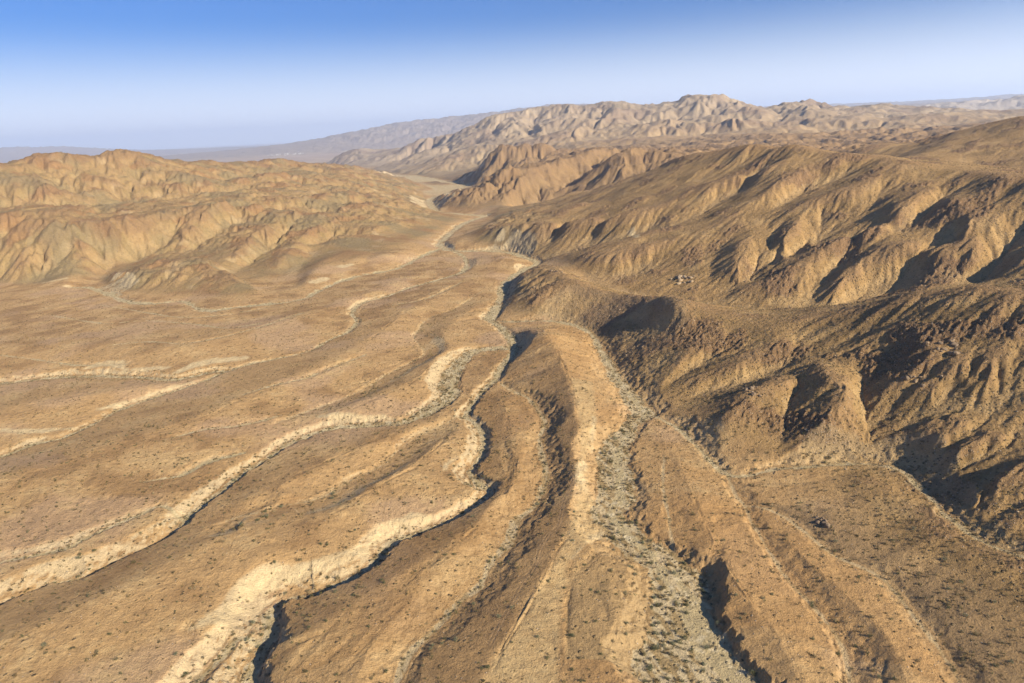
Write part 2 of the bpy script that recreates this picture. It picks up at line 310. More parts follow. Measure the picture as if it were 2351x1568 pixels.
O([(1340,440),(1380,415),(1420,385)], -12, -18, -9)
# left hills: reddish spurs and the gullies between
O([(388,568),(420,540),(470,505),(524,472)], 8.4, 16.8, 16.8, 8.4)
O([(381,573),(400,535),(395,505)], -8.4, -11.2, -4.2)
O([(440,585),(480,545),(520,515),(560,480)], -8.4, -14, -14, -5.6)
O([(505,611),(540,580),(571,557),(610,530),(652,509)], 7, 12.6, 15.4, 14, 8.4)
O([(545,628),(600,590),(645,560),(640,530)], -7, -12.6, -11.2, -4.2)
O([(640,600),(659,575),(696,542),(740,522),(790,512)], 8.4, 12.6, 14, 12.6, 5.6)
O([(620,655),(650,630),(655,600)], -4.2, -7, -2.8)
O([(700,655),(720,620),(760,590),(820,570)], 4.2, 8.4, 9.8, 5.6)
O([(680,660),(690,620),(720,580)], -4.2, -7, -4.2)
O([(820,620),(850,590),(900,560),(960,545)], 4.2, 7, 8.4, 4.2)
O([(37,611),(73,568),(110,550),(157,538),(200,525)], 8.4, 14, 16.8, 14, 7)
O([(100,650),(120,600),(160,570)], -5.6, -8.4, -4.2)
O([(234,650),(234,600),(225,560),(210,535)], -4.2, -11.2, -11.2, -4.2)
O([(150,655),(175,610),(210,585)], 5.6, 9.8, 7)
O([(270,610),(290,570),(330,540),(370,520)], 4.2, 9.8, 9.8, 5.6)
O([(330,570),(300,600),(262,615)], -4.2, -5.6, -1.4)
O([(0,640),(20,600),(30,560)], -4.2, -7, -2.8)
O([(60,410),(90,440),(75,470)], 19.6, 28, 16.8); O([(120,440),(165,455),(190,470)], -8.4, -11.2, -5.6)
O([(340,440),(390,430),(430,440)], 8.4, 19.6, 11.2); O([(560,410),(600,400),(640,405)], 11.2, 19.6, 11.2)
O([(270,400),(300,420),(330,440)], -11.2, -16.8, -8.4); O([(180,390),(220,400),(260,430)], 8.4, 14, 8.4)
O([(480,400),(500,420),(520,440)], -8.4, -14, -7); O([(560,470),(620,478),(680,500),(760,520)], 11.2, 16.8, 16.8, 8.4); O([(700,500),(780,480),(860,470),(930,470)], 11.2, 19.6, 19.6, 8.4)
O([(660,470),(740,450),(820,448),(900,452)], 8.4, 16.8, 16.8, 8.4); O([(600,500),(650,490),(700,480)], -8.4, -11.2, -5.6); O([(760,505),(850,490),(940,490)], -5.6, -11.2, -4.2)
O([(780,540),(850,525),(920,515),(965,505)], 8.4, 14, 14, 5.6); O([(700,570),(760,560),(830,548)], -5.6, -11.2, -4.2); O([(760,600),(830,590),(900,582),(950,572)], 7, 12.6, 12.6, 4.2)
O([(640,395),(700,392),(760,395),(820,402)], 14, 22.4, 22.4, 11.2); O([(560,440),(600,420),(680,410),(760,412)], -11.2, -16.8, -16.8, -7); O([(300,480),(360,478),(420,470)], -5.6, -11.2, -5.6)
O([(0,430),(60,440),(140,450),(200,445)], 14, 22.4, 19.6, 8.4); O([(0,400),(80,398),(160,402),(240,412)], -8.4, -14, -14, -5.6); O([(400,400),(450,415),(520,425)], 11.2, 19.6, 11.2)
O([(700,460),(800,455),(900,450)], -4.2, -7, -4.2); O([(760,560),(860,535),(950,520)], 4.2, 8.4, 4.2)
# far mountains
for P_, a in ([[(1245,306),(1252,290),(1262,283),(1285,290)], 45], [[(1240,312),(1256,303),(1275,306)], 30], [[(1350,300),(1400,280),(1430,262)], 40], [[(1470,312),(1508,294),(1540,302)], 50],
              [[(1530,300),(1547,282),(1580,290)], 45], [[(1590,310),(1620,302),(1660,312)], 40], [[(1660,296),(1690,286),(1720,292)], 50], [[(1700,272),(1730,262),(1760,270)], 35],
              [[(1131,290),(1120,320),(1080,350),(1040,375)], 40], [[(1060,320),(1000,345),(950,365)], 40], [[(900,355),(880,375),(865,388)], 25], [[(1180,285),(1190,310),(1150,330)], 40],
              [[(1820,275),(1850,262),(1880,272)], 40], [[(1930,285),(1960,274),(2000,282)], 40], [[(2040,278),(2080,268),(2120,276)], 40], [[(1300,275),(1330,300),(1320,320)], 30],
              [[(1560,330),(1590,322),(1620,330)], 22], [[(1500,330),(1530,320),(1545,326)], 22], [[(1640,318),(1660,325),(1700,322)], 15]): O(P_, a*.4, a, a*.5, rmin=3200)
for P_, a in ([[(1095,345),(1120,335),(1150,300)], -30], [[(1010,370),(1040,340),(1100,300)], -30], [[(1220,325),(1215,300),(1225,275)], -30], [[(1330,330),(1370,310),(1400,270)], -35],
              [[(1450,320),(1450,290),(1470,260)], -35], [[(1560,310),(1570,290),(1550,265)], -35], [[(1630,300),(1640,280),(1640,262)], -30], [[(1800,300),(1790,280),(1770,265)], -25]): O(P_, a*.6, a, a*.4, rmin=3200)
H2 = blur(solve(L2 + LD + [np.c_[np.linspace(AZ0, AZ1, 400), np.full(400, r), np.zeros(400)] for r in (85, 12000, 78000)]), 3.5*Q)
log('spurs and gullies')
Z = Z1 + H2

# ------------------------------------------------------------------ noise
perm = np.random.default_rng(5).permutation(256); perm = np.r_[perm, perm]
ga = np.random.default_rng(6).uniform(0, 2*np.pi, 256); GX = np.cos(ga).astype(np.float32); GY = np.sin(ga).astype(np.float32)
def gnoise(x, y, sd=0):
    xi = np.floor(x); yi = np.floor(y); fx = (x-xi).astype(np.float32); fy = (y-yi).astype(np.float32)
    xi = (xi.astype(np.int64)+sd*17) & 255; yi = (yi.astype(np.int64)+sd*31) & 255
    sx = fx*fx*fx*(fx*(fx*6-15)+10); sy = fy*fy*fy*(fy*(fy*6-15)+10)
    def g(a, b, dx, dy):
        h = perm[perm[(xi+a) & 255]+((yi+b) & 255)]; return GX[h]*dx+GY[h]*dy
    n0 = g(0, 0, fx, fy); n0 += sx*(g(1, 0, fx-1, fy)-n0)
    n1 = g(0, 1, fx, fy-1); n1 += sx*(g(1, 1, fx-1, fy-1)-n1)
    return (n0+sy*(n1-n0))*1.5
def fbm(x, y, sc, oc=4, sd=0, gain=.5, ridged=False):
    t = 0; a = 1.0; f = 1/sc; s = 0
    for k in range(oc):
        n = gnoise(x*f+k*13.7, y*f-k*7.3, sd+k)
        t = t+a*((1-2*np.abs(n)) if ridged else n); s += a; a *= gain; f *= 2.03
    return t/s
def sstep(x, a, b): t = np.clip((x-a)/(b-a), 0, 1); return t*t*(3-2*t)
RR = np.broadcast_to(Rr[:, None].astype(np.float32), X.shape)
hilly = sstep(H1, 2.0, 14.0)
fan0 = 1-hilly

# ------------------------------------------------------------------ erosion: gully octaves that follow the slope
def grad(Z):
    du_ = (u[1]-u[0])
    gu = np.gradient(Z, axis=1)/du_/RR
    gv = np.gradient(Z, axis=0)/np.gradient(v)[:, None].astype(np.float32)/RR
    s, c = np.sin(u)[None].astype(np.float32), np.cos(u)[None].astype(np.float32)
    return gv*s+gu*c, gv*c-gu*s     # d/dx, d/dy
def erode(Z, cell, amp, mask, sd, flat=False):
    gx, gy = grad(blur(Z, (9.0 if flat else 2.0)*Q))
    sl = np.sqrt(gx*gx+gy*gy)+1e-6
    m = mask > .02
    dx = (gx/sl)[m]; dy = (gy/sl)[m]; s_ = sl[m]
    wx = X[m]/cell; wy = Y[m]/cell
    ix = np.floor(wx); iy = np.floor(wy)
    px, py = -dy, dx           # across the slope
    acc = np.zeros_like(wx); wt = np.zeros_like(wx)
    for a in (-1, 0, 1):
        for b in (-1, 0, 1):
            cx = ix+a; cy = iy+b
            h = perm[perm[(cx.astype(np.int64)+sd) & 255]+(cy.astype(np.int64) & 255)]
            jx = cx+.5+.45*GX[h]; jy = cy+.5+.45*GY[h]
            ddx = wx-jx; ddy = wy-jy
            w = np.exp(-2.2*(ddx*ddx+ddy*ddy))
            ph = (ddx*px+ddy*py)*(2*np.pi*1.15)+h*.7
            acc += w*np.cos(ph); wt += w
    n = acc/wt
    n = 2*np.clip((1+n)*.5, 0, 1)**.55-1.15
    st = sstep(s_, .05, .35)*np.minimum(s_, .6) if not flat else sstep(s_, .005, .03)
    Z = Z.copy(); Z[m] += (n*amp*cell*st*mask[m]).astype(np.float32)
    return Z
far_fade = lambda c: np.clip(c*420/RR, 0, 1)     # no octave finer than the mesh can carry
azg = np.broadcast_to(u[None].astype(np.float32), Z.shape)
px_az = lambda x: float(ray([x], [290.])[0][0])
right = sstep(azg, px_az(1120), px_az(1330))
near_ = sstep(RR, 1600, 2400)
Z = Z + (hilly*fbm(X, Y, 150., 3, 3)*sstep(H1, 5, 60)*(9+9*(1-right))).astype(np.float32)
mfar = sstep(RR, 3200, 5000)*hilly
Z = Z + (mfar*fbm(X, Y, 900., 5, 8, .55, True)*np.clip(H1, 0, 350)*.30).astype(np.float32)
Z = erode(Z, 700., .16, mfar*sstep(RR, 9000, 15000), 91)
Z = Z + (hilly*(1-right)*(1-mfar)*sstep(H1, 8, 40)*fbm(X, Y, 75., 4, 9, .5, True)*7).astype(np.float32)
Z = Z + (hilly*(1-right)*(1-mfar)*sstep(H1, 5, 25)*fbm(X, Y, 34., 5, 12, .62, True)*5.5).astype(np.float32)
Z = erode(Z, 330., .22, mfar, 77)
Z = erode(Z, 150., .20, hilly*np.maximum(sstep(RR, 1900, 3300), .35*(1-right)), 51)
fh_ = sstep(RR, 2050, 2300)*(1-sstep(RR, 4000, 4600))*sstep(azg, px_az(960), px_az(1010))
Z = Z + (hilly*fh_*fbm(X, Y, 190., 4, 19, .5, True)*np.clip(H1, 0, 120)*.28).astype(np.float32)
Z = erode(Z, 120., .22, hilly*fh_, 71)
Z = erode(Z, 84., .15, hilly*sstep(H1, 6, 30)*far_fade(78)*(.30*right+1.5*(1-right)+.35*near_*right), 3)
Z = erode(Z, 40., .15, hilly*far_fade(38)*(.42*right+1.7*(1-right)+.3*near_*right), 23)
Z = erode(Z, 19., .15, hilly*far_fade(19)*(.85*right+1.7*(1-right)), 37)
Z = erode(Z, 9., .14, hilly*far_fade(9)*(1.0*right+1.2*(1-right)), 57)
for c_, a_, sd_ in ((46., .75, 61), (21., .42, 63), (9., .2, 67)):      # rills on the fans
    Z = erode(Z, c_, a_/c_, fan0*np.clip(far_fade(c_), 0, 1)*sstep(fbm(X, Y, 120., 2, sd_), -.35, .25), sd_, flat=True)
log('erosion')
# rocky ground: small steps and knobs, strongest on outcrops
rockn = fbm(X, Y, 70., 4, 15)
rocky = sstep(rockn, .08, .32)*hilly*(.55+.45*right)
Z = Z + (far_fade(6)*(.55*hilly+1.9*rocky)*fbm(X, Y, 7.0, 3, 21, .6, True)).astype(np.float32)
Z = Z + (far_fade(2)*(.07+.32*hilly+.6*rocky)*fbm(X, Y, 2.4, 2, 25, .6)).astype(np.float32)
# fan: low swell and shallow rills running down the fan
Z = Z + (fan0*np.clip(500/RR, .2, 1)*(fbm(X, Y, 45., 3, 31)*1.0)).astype(np.float32)
log('roughness')

# ------------------------------------------------------------------ washes: cut channel floors with banks
wash = np.zeros_like(Z); scrub = np.zeros_like(Z); bank = np.zeros_like(Z)
side = fbm(X, Y, 9., 3, 47, .5, True).astype(np.float32); wv = fbm(X, Y, 48., 2, 43).astype(np.float32)*1.3; jit = (fbm(X, Y, 14., 3, 41)).astype(np.float32); jit2 = fbm(X, Y, 4.0, 2, 45).astype(np.float32)
def line_world(pts):
    P = dense(pts, 3.0)
    az, tz = ray(P[:, 0], P[:, 1])
    zz = sample(Zc, np.repeat(az[:, None], len(RM), 1), np.repeat(RM[None], len(az), 0))
    below = (HCAM+RM[None]*tz[:, None]) < zz
    k = below.argmax(1); ok = below.any(1) & (k > 0)
    az, r = az[ok], RM[k[ok]]; lr = np.log(r); w_ = min(6, (len(r)-1)//2)
    if w_ > 0: lr = np.convolve(np.r_[2*lr[0]-lr[w_:0:-1], lr, 2*lr[-1]-lr[-2:-w_-2:-1]], np.ones(2*w_+1)/(2*w_+1), 'valid')
    return az, np.exp(lr), (np.arange(len(P))/(len(P)-1))[ok]
def near_line(az, r, t, maxd):
    """signed distance (left positive) and parameter of the nearest point, as full-grid windows"""
    x = r*np.sin(az); y = r*np.cos(az); n = len(x)
    tx = np.gradient(x); ty = np.gradient(y); tn = np.hypot(tx, ty)+1e-9; tx /= tn; ty /= tn
    G_d = np.full(Z.shape, 1e9, np.float32); G_s = np.zeros(Z.shape, np.float32); G_t = np.zeros(Z.shape, np.float32)
    for a in range(0, n-1, 5):
        b = min(n-1, a+5)
        md = maxd[a:b+1].max()
        ra = r[a:b+1]; aa = az[a:b+1]
        m = md/ra.min()
        i0 = int(max(0, gi(aa.min()-m))); i1 = int(min(NU, gi(aa.max()+m)+2))
        j0 = int(max(0, gj(max(81, ra.min()-md)))); j1 = int(min(NV, gj(ra.max()+md)+2))
        if i1 <= i0 or j1 <= j0: continue
        sl = (slice(j0, j1), slice(i0, i1))
        px, py = X[sl], Y[sl]
        for k in range(a, b):
            ax, ay, bx, by = x[k], y[k], x[k+1], y[k+1]
            dx, dy = bx-ax, by-ay; l2 = dx*dx+dy*dy
            if l2 < 1e-6: continue
            q = np.clip(((px-ax)*dx+(py-ay)*dy)/l2, 0, 1)
            ex_, ey_ = px-(ax+q*dx), py-(ay+q*dy)
            d = np.sqrt(ex_*ex_+ey_*ey_)
            c = d < G_d[sl]
            G_d[sl] = np.where(c, d, G_d[sl])
            G_s[sl] = np.where(c, np.sign((tx[k]+q*(tx[k+1]-tx[k]))*ey_-(ty[k]+q*(ty[k+1]-ty[k]))*ex_), G_s[sl])
            G_t[sl] = np.where(c, t[k]+q*(t[k+1]-t[k]), G_t[sl])
    return G_d, G_s, G_t
def interp_list(t, L): return np.interp(t, np.linspace(0, 1, len(L)), L)
def carve(pts, wl, wr, dep, tl, tr, rough=.35, paint=1.0, pale=1.0, reach=30, core=None):
    # core: half width of the bare sand thread inside a scrub-covered floor
    """wl/wr half widths, dep depth, tl/tr bank gradients left and right of the line's direction"""
    global Z
    az, r, t = line_world(pts)
    if len(az) < 3: return
    fl = sample(Zc, az, r); kw = min(14, (len(fl)-1)//2); k = np.ones(2*kw+1)/(2*kw+1)
    fl = np.convolve(np.r_[[fl[0]]*kw, fl, [fl[-1]]*kw], k, 'valid')-interp_list(t, dep)
    d, s, tt = near_line(az, r, t, np.full(len(az), reach)*np.maximum(1, r/700))
    m = d < 1e8
    T = tt[m]; dm = d[m]; sm = s[m]
    WL = interp_list(T, wl); WR = interp_list(T, wr); J = jit[m]*1.6+jit2[m]*.9
    w = np.where(sm > 0, WL, WR); w = w*(1+.45*wv[m])+np.minimum(w, 4.5)*rough*J
    g = np.where(sm > 0, interp_list(T, tl), interp_list(T, tr))
    e = dm-w; e = e-2.4*np.clip(side[m], 0, 1)*sstep(e, .2, 2)*(1-sstep(e, 8, 16)); g = g*(1+.5*jit[m]*np.exp(-np.maximum(e, 0)/5))
    fz = np.interp(T, t, fl)
    zn = fz+np.maximum(e, 0)*g+.06*np.clip(-e, 0, 2)*-1 + .12*jit2[m]
    rw = reach*np.maximum(1, RR[m]/700); old = Z[m]
    bl = sstep(dm, .40*rw, .95*rw); new = old*bl+np.minimum(old, zn)*(1-bl)
    Z[m] = new
    cut = old-new
    fl_ = sstep(-e, -.4, .6)*paint*(cut > -.5)*(np.abs(old-fz) < 12)
    if core is None: wash[m] = np.maximum(wash[m], fl_)
    else:
        scrub[m] = np.maximum(scrub[m], fl_)
        wash[m] = np.maximum(wash[m], sstep(interp_list(T, core)*(1+1.8*jit[m]+1.2*wv[m])-dm, -.6, .8)*paint)
    bank[m] = np.maximum(bank[m], np.where(e > 0, sstep(cut, .25, 1.0)*pale, 0))
Zc = Z.copy()
carve(C6, [36,34,30,20,8,11,11,13,12,10,7,4,3,3,2.5], [5,5,5,10,16,9,7,7,7,6,5,4,4,3,3], [2,2,1.4,1.2,.8,.8], [.4,.4,.45,.5,.5,.4], [1.0,1.0,.4,.4,.5,.5], .5, .9, .4, 95, core=[9,8,6,4,2.5,3,2,2,2,2,1.5,1.5,1.2,1.2,1.2])
carve(MAIN, [7,7,8,10,12,14,40], [7,8,8,10,12,30,60], [1.0,1.0,0.5], [.5,.5], [.8,.6], .5, .9, core=[4]*2)
carve(C1, [3,4,5,4,4,4,5,6,8,10,8], [1.5,1.5,2,2,2,2,2,3,4,6,5], [7,7,7,6,5,3.6,2.8,2.2,1.8,1.2,.8], [.42,.36,.36,.4,.5,.6,.5,.3], [2.4,2.4,2.2,1.8,1.5,1.3,1,.6], .35, core=[1.8]*2)
carve(C1b, [2,2,2,1.5], [.8,.8,.8,.8], [1.8,1.8,1.4,1], [.3,.3,.35], [1.0,1.2,1.0], core=[.8]*2)
carve(C2, [4,4,4.5,4,3.5,3,4,4,3.5,4,3,3,4,5,6], [2.5,2.5,2.5,2,2,2,3,2.5,2,2,2,2,3,4,5], [5.5,5.5,5,4.4,3.6,3.4,3.2,2.8,2.4,1.5,1], [.38,.36,.36,.36,.36,.4,.8,.7,.5,.6,.6,.6,.5], [1.7,1.7,1.7,1.7,1.5,1.6,1.5,1.3,1.1,.9,.7], .35, core=[1.8]*2)
carve(C2b, [3,3,2], [2,2,2], [5,5,4], [.9,.8,.7], [.45,.5,.6], core=[1]*2)
carve(C3, [4,4,3,2.5,2.5,2.5,2.5,3,3,4,4], [2,2,2,2,2,2,2,2,3,4,4], [2.2,2.2,2,1.6,1.4,1,.8,.6], [.35,.35,.4,.5,.7,.6,.4], [.5,.5,.5,.6,.5,.4], .5, core=[1.6]*2)
carve(C4, [4,5,4,5,5], [3,3,3,3,2], [2.6,2.6,3.4,2.6,2.4], [.35,.4,.6,.5,.5], [.25,.25,.25], .5, core=[1.5]*2)
carve(C5, [5,6,4,4,6,7,4,3,4,5], [3,4,4,4,4,3,2,3,4,4], [1.2,1.2,.8,.8,.5], [.4,.4,.4], [.4,.4,.3], .7, .9, core=[5.5]*2)
carve(C7, [2,2,2.4,3,3,2,2,2], [1.5]*8, [.9,1,1.2,1.4,1.6], [.5,.5,.5,.6], [.6,.6,.7,.8], .7, .7, .7, core=[1.2]*2)
carve(C8, [1.5,1.5,1.5,2], [1,1,1,1.5], [1.2,1.6,1.6,1.6], [.3,.3,.3], [.7,.8,.7], .6, .5, .35, core=[.3]*2)
carve(C8b, [1,1,1.2,1.5], [1,1,1,1.2], [.6,.9,1.1,1.1], [.3,.3,.3], [.4,.4,.4], .6, .5, .35, core=[.3]*2)
carve(V5, [1.5,1.5,2,2.5,2,1.5], [1.5,1.5,2,2.5,2,1.5], [1.2,1.5,1.8,1.9,1.6,1.2], [.28,.28,.35,.5], [.3,.3,.35,.45,.6], .6, .7, .12, core=[.2]*2)
carve(S1, [.8]*5, [.8]*5, [.6,1.1,1.2,.9,.4], [.7,.8,.8,.6], [.13,.12,.14], .6, .5, .8, core=[.3]*2)
carve(S2, [.7]*5, [.7]*5, [.6,1,1.4,1,.4], [.5,.6,.6,.4], [.13,.12,.13], .7, .5, .7, core=[.2]*2)
G0 = [(1525,1051),(1522,1090),(1524,1130),(1534,1180),(1540,1225),(1546,1270),(1552,1312)]
carve(G0, [1,1,1.5], [1,1,1], [0,.4,.8], [.12,.15,.2], [.35,.45,.6], .6, .5, .4, 14, core=[.2]*2)
RDK = [(1740,1568),(1700,1520),(1660,1462),(1620,1405),(1590,1365),(1566,1335),(1550,1305)]
carve(RDK, [4,4,3], [1,1,1], [2.3,2.2,2.0,1.5,.4], [.05,.05,.05], [1.4,1.4,1.2], .4, .9, .3, 16, core=[2]*2)
# thin side washes of the left plain
for P_ in ([(120,725),(240,742),(330,735),(430,742),(520,752),(600,742)], [(230,700),(330,716),(420,728),(520,722),(640,700)], [(260,792),(340,784),(420,788),(500,775),(590,752),(690,720)],
           [(0,815),(90,826),(180,838),(290,836)], [(560,905),(640,880),(700,868),(780,836),(840,815)], [(900,700),(960,690),(1010,672),(1060,648)], [(380,1010),(470,985),(560,975),(640,955)], [(330,1105),(420,1090),(470,1062),(560,1040)]):
    carve(P_, [1.2,1.8,1.4], [1,1.2,1], [.3,.8,.9,.5], [.3,.35,.3], [.35,.4,.35], .7, .9, .5, 18, core=[.7,1.4,1.0])
# small rills on the fans
for P_ in ([(640,1568),(700,1500),(760,1440),(800,1400)], [(760,1568),(850,1470),(905,1410),(980,1350)], [(880,1420),(935,1385),(925,1340),(990,1290),(1060,1240)], [(960,1405),(990,1360),(1000,1320)],
           [(1500,1540),(1470,1460),(1440,1390),(1420,1330)], [(1440,1568),(1418,1480),(1430,1420)],
           [(1150,1130),(1165,1070),(1150,1010),(1165,960)], [(1560,1330),(1640,1270),(1690,1230)], [(1600,1190),(1650,1200),(1690,1180)], [(440,1110),(470,1100),(540,1075)], [(120,1180),(240,1150),(300,1130),(360,1150)],
           [(300,1230),(360,1215),(400,1190)], [(200,700),(330,735),(480,745)], [(420,745),(520,735),(640,715)], [(620,960),(660,950),(700,942)], [(1000,1130),(1040,1140),(1060,1120)], [(870,1105),(900,1125),(960,1110)]):
    carve(P_, [.3,.5,.4], [.3,.3,.3], [0,.35,.5,.35,0], [.2,.25,.2], [.35,.4,.35], .9, 0, .25, 8)
for P_ in ([(480,1500),(440,1470),(432,1440)], [(1400,1250),(1360,1280),(1330,1310)]): carve(P_, [.5]*2, [.5]*2, [.5,.5], [.3,.3], [.5,.5], .6, 0, .3, 8)
# sand sheets on the lit side of the large channel
sand = np.zeros_like(Z)
Zc = Z
def patch(P, wd, t_=None):
    az, r, t = line_world(P); d, s, tt = near_line(az, r, t, np.full(len(az), 20.))
    m = d < 1e8; W_ = interp_list(tt[m], wd)*(1+.5*jit[m]); sand[m] = np.maximum(sand[m], sstep(W_+2.2*jit[m]+1.2*jit2[m]-d[m], -1.6, 2.4))
patch([(440,1446),(490,1425),(540,1400)], [1,4,5]); patch([(545,1375),(590,1345),(650,1330),(720,1308)], [3,6,5,4]); patch([(720,1305),(780,1285),(840,1262)], [4,4,3])
patch([(850,1250),(880,1215),(930,1195),(985,1190)], [2,4,4,3]); patch([(1018,1082),(1030,1060),(1071,1048),(1100,1036)], [1.2,2,2,1.5]); patch([(1100,1035),(1106,1000),(1090,975)], [1.5,1.2,.8])
patch([(735,958),(780,955),(830,960),(880,960)], [3,4,4,2]); patch([(195,848),(230,838),(268,836),(290,852)], [3,7,7,3]); patch([(305,850),(380,845)], [4,4]); patch([(405,856),(450,838),(520,826),(560,825)], [5,8,8,5])
patch([(0,990),(80,990),(170,985)], [4,4,2]); patch([(230,940),(300,925),(340,912)], [3,3,2]); patch([(350,905),(440,878)], [3,3]); patch([(720,648),(745,640)], [9,9]); patch([(785,612),(805,608)], [9,7])
patch([(1340,1062),(1330,1095),(1338,1115)], [3,4,3]); patch([(1365,960),(1361,1010),(1358,1040)], [1.2,1.6,1.4]); patch([(1360,1150),(1385,1190),(1400,1212),(1350,1245),(1315,1280)], [.8,1.2,1.6,1,.6])
patch([(797,712),(832,690),(883,678)], [2,2,2]);  patch([(1040,570),(1000,566)], [5,4])
patch([(1450,530),(1462,545)], [5,5])
patch([(150,640),(100,650)], [4,4])
# vehicle track on the swell
TR = [(1308,1085),(1316,1110),(1298,1145),(1290,1180),(1282,1210),(1262,1225),(1240,1262),(1228,1300),(1200,1340),(1175,1385),(1145,1440),(1125,1478)]
az, r, t = line_world(TR); td, ts_, tt_ = near_line(az, r, t, np.full(len(az), 4.))
track = np.where(td < 1.5, 1.0, 0).astype(np.float32)
rut = np.where(td < 1.6, np.exp(-((td-.85)/.28)**2), 0).astype(np.float32)
Z -= .12*rut
log('channels')

near_az, near_r = hit_base(*[np.array(MFOOT)[:, k] for k in range(3)])
rM_ = np.interp(u, near_az, near_r, left=0, right=near_r[-1])[None].astype(np.float32)
# ------------------------------------------------------------------ ground colour (soil and rock tones, plus shade and sun painted on the central swell)
gx, gy = grad(Z); slope = np.sqrt(gx*gx+gy*gy)
def lerp(a, b, m): return a+(np.asarray(b, np.float32)-a)*m[..., None]
big = fbm(X, Y, 260., 3, 61); med = fbm(X, Y, 38., 4, 63); sm_ = fbm(X, Y, 5., 3, 65)
COL = np.empty(Z.shape+(3,), np.float32)
COL[:] = (.385, .245, .125)
COL = lerp(COL, (.265, .160, .080), sstep(med+.5*big, -.05, .40)*.85)
COL = lerp(COL, (.400, .270, .180), sstep(fbm(X, Y, 110., 3, 62), .05, .3)*.55)
COL = lerp(COL, (.460, .320, .175), sstep(-med+.4*sm_, .05, .5)*.6)
COL = lerp(COL, (.400, .240, .110), right*sstep(big+.3*med, -.2, .3)*.6)
def az_line(L):
    az, r, t = line_world(L); o_ = np.argsort(r); return np.interp(Rr, r[o_], az[o_], left=np.nan, right=np.nan)[:, None].astype(np.float32)
def between(LA, LB, soft=3.0):
    a, b = az_line(LA), az_line(LB); w = soft/RR
    m = np.clip((azg-a)/w, 0, 1)*np.clip((b-azg)/w, 0, 1); return np.nan_to_num(m)
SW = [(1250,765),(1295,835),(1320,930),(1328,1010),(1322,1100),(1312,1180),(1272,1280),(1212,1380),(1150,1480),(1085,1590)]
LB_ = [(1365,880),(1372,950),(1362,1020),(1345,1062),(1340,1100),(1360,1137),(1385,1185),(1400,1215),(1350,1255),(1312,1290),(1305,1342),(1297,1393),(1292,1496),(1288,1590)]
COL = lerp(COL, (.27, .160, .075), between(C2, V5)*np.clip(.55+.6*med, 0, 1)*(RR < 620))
COL = lerp(COL, (.265, .165, .085), between(V5, SW)*np.clip(.6+.4*med, 0, 1)*(RR < 620))  # swell's left slope painted browner, for the shade on it
COL = lerp(COL, (.395, .280, .155), between(SW, LB_)*np.clip(.7+.4*sm_, 0, 1)*(RR < 620))  # swell's right slope painted paler, for the sun it catches
COL = lerp(COL, (.355, .210, .098), between(C6, C8b, 8.)*.6*(1-sstep(RR, 330, 420)))
COL = lerp(COL, (.30, .205, .110), between(LB_, C6, 2.)*np.clip(.7+.5*med, 0, 1)*(1-sstep(RR, 270, 330)))
dk = np.nan_to_num(sstep(azg-az_line(C8b), .0, .02))*(RR < 560)*(1-sstep(RR, 380, 480))
COL = lerp(COL, (.225, .150, .085), dk*np.clip(.75+.6*med, 0, 1))
hl = np.empty_like(COL); hl[:] = (.300, .198, .102)
hl = lerp(hl, (.255, .178, .085), sstep(med, -.1, .4)*.7)
hl = lerp(hl, (.240, .125, .062), sstep(fbm(X, Y, 90., 4, 71)+.15*sstep(blur(Z, 3)-blur(Z, 14), 0, 3), .12, .34)*.55)
hl = lerp(hl, (.43, .32, .20), sstep(fbm(X, Y, 60., 3, 73), .22, .45)*.45)
hr = np.empty_like(COL); hr[:] = (.330, .225, .110)
hr = lerp(hr, (.225, .155, .075), sstep(fbm(X, Y, 55., 4, 75), -.05, .35)*.8)
hr = lerp(hr, (.42, .30, .155), sstep(fbm(X, Y, 42., 3, 77), .1, .4)*.6)
hr = lerp(hr, (.24, .155, .095), rocky*.7)
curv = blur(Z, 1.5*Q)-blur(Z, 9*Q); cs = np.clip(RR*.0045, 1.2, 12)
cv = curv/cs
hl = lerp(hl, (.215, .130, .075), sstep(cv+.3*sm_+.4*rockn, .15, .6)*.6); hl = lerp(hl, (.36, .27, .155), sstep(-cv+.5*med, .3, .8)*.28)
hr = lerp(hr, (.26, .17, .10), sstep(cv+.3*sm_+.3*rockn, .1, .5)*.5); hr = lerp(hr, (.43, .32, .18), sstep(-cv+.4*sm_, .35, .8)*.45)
nearhill = (right*(1-sstep(RR/np.maximum(rM_, 1), .92, 1.0)))[..., None]
hr *= (1-.08*nearhill)*np.array([1.03, .955, .93], np.float32)
hl = lerp(hl, (.205, .160, .095), sstep(fbm(X, Y, 130., 4, 91), -.02, .3)*.65)
hl *= .92
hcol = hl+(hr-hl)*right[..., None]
fh = sstep(RR, 2050, 2300)*(1-sstep(RR, 4000, 4600))*sstep(azg, px_az(960), px_az(1010))
hcol = lerp(hcol, (.205, .130, .075), fh*np.clip(.7+.5*med, 0, 1))
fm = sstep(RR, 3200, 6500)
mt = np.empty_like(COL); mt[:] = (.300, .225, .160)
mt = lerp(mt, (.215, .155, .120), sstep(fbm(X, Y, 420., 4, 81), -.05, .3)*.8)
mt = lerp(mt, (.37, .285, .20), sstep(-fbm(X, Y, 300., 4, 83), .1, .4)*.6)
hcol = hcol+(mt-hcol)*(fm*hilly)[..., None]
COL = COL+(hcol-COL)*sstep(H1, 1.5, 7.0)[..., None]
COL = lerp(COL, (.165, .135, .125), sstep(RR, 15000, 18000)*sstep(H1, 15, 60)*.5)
pl = sstep(RR, 5500, 9000)*(1-hilly)
COL = lerp(COL, (.30, .215, .155), pl)
COL = lerp(COL, (.42, .33, .25), pl*sstep(fbm(X/3., Y, 600., 4, 85), .1, .35)*.7)
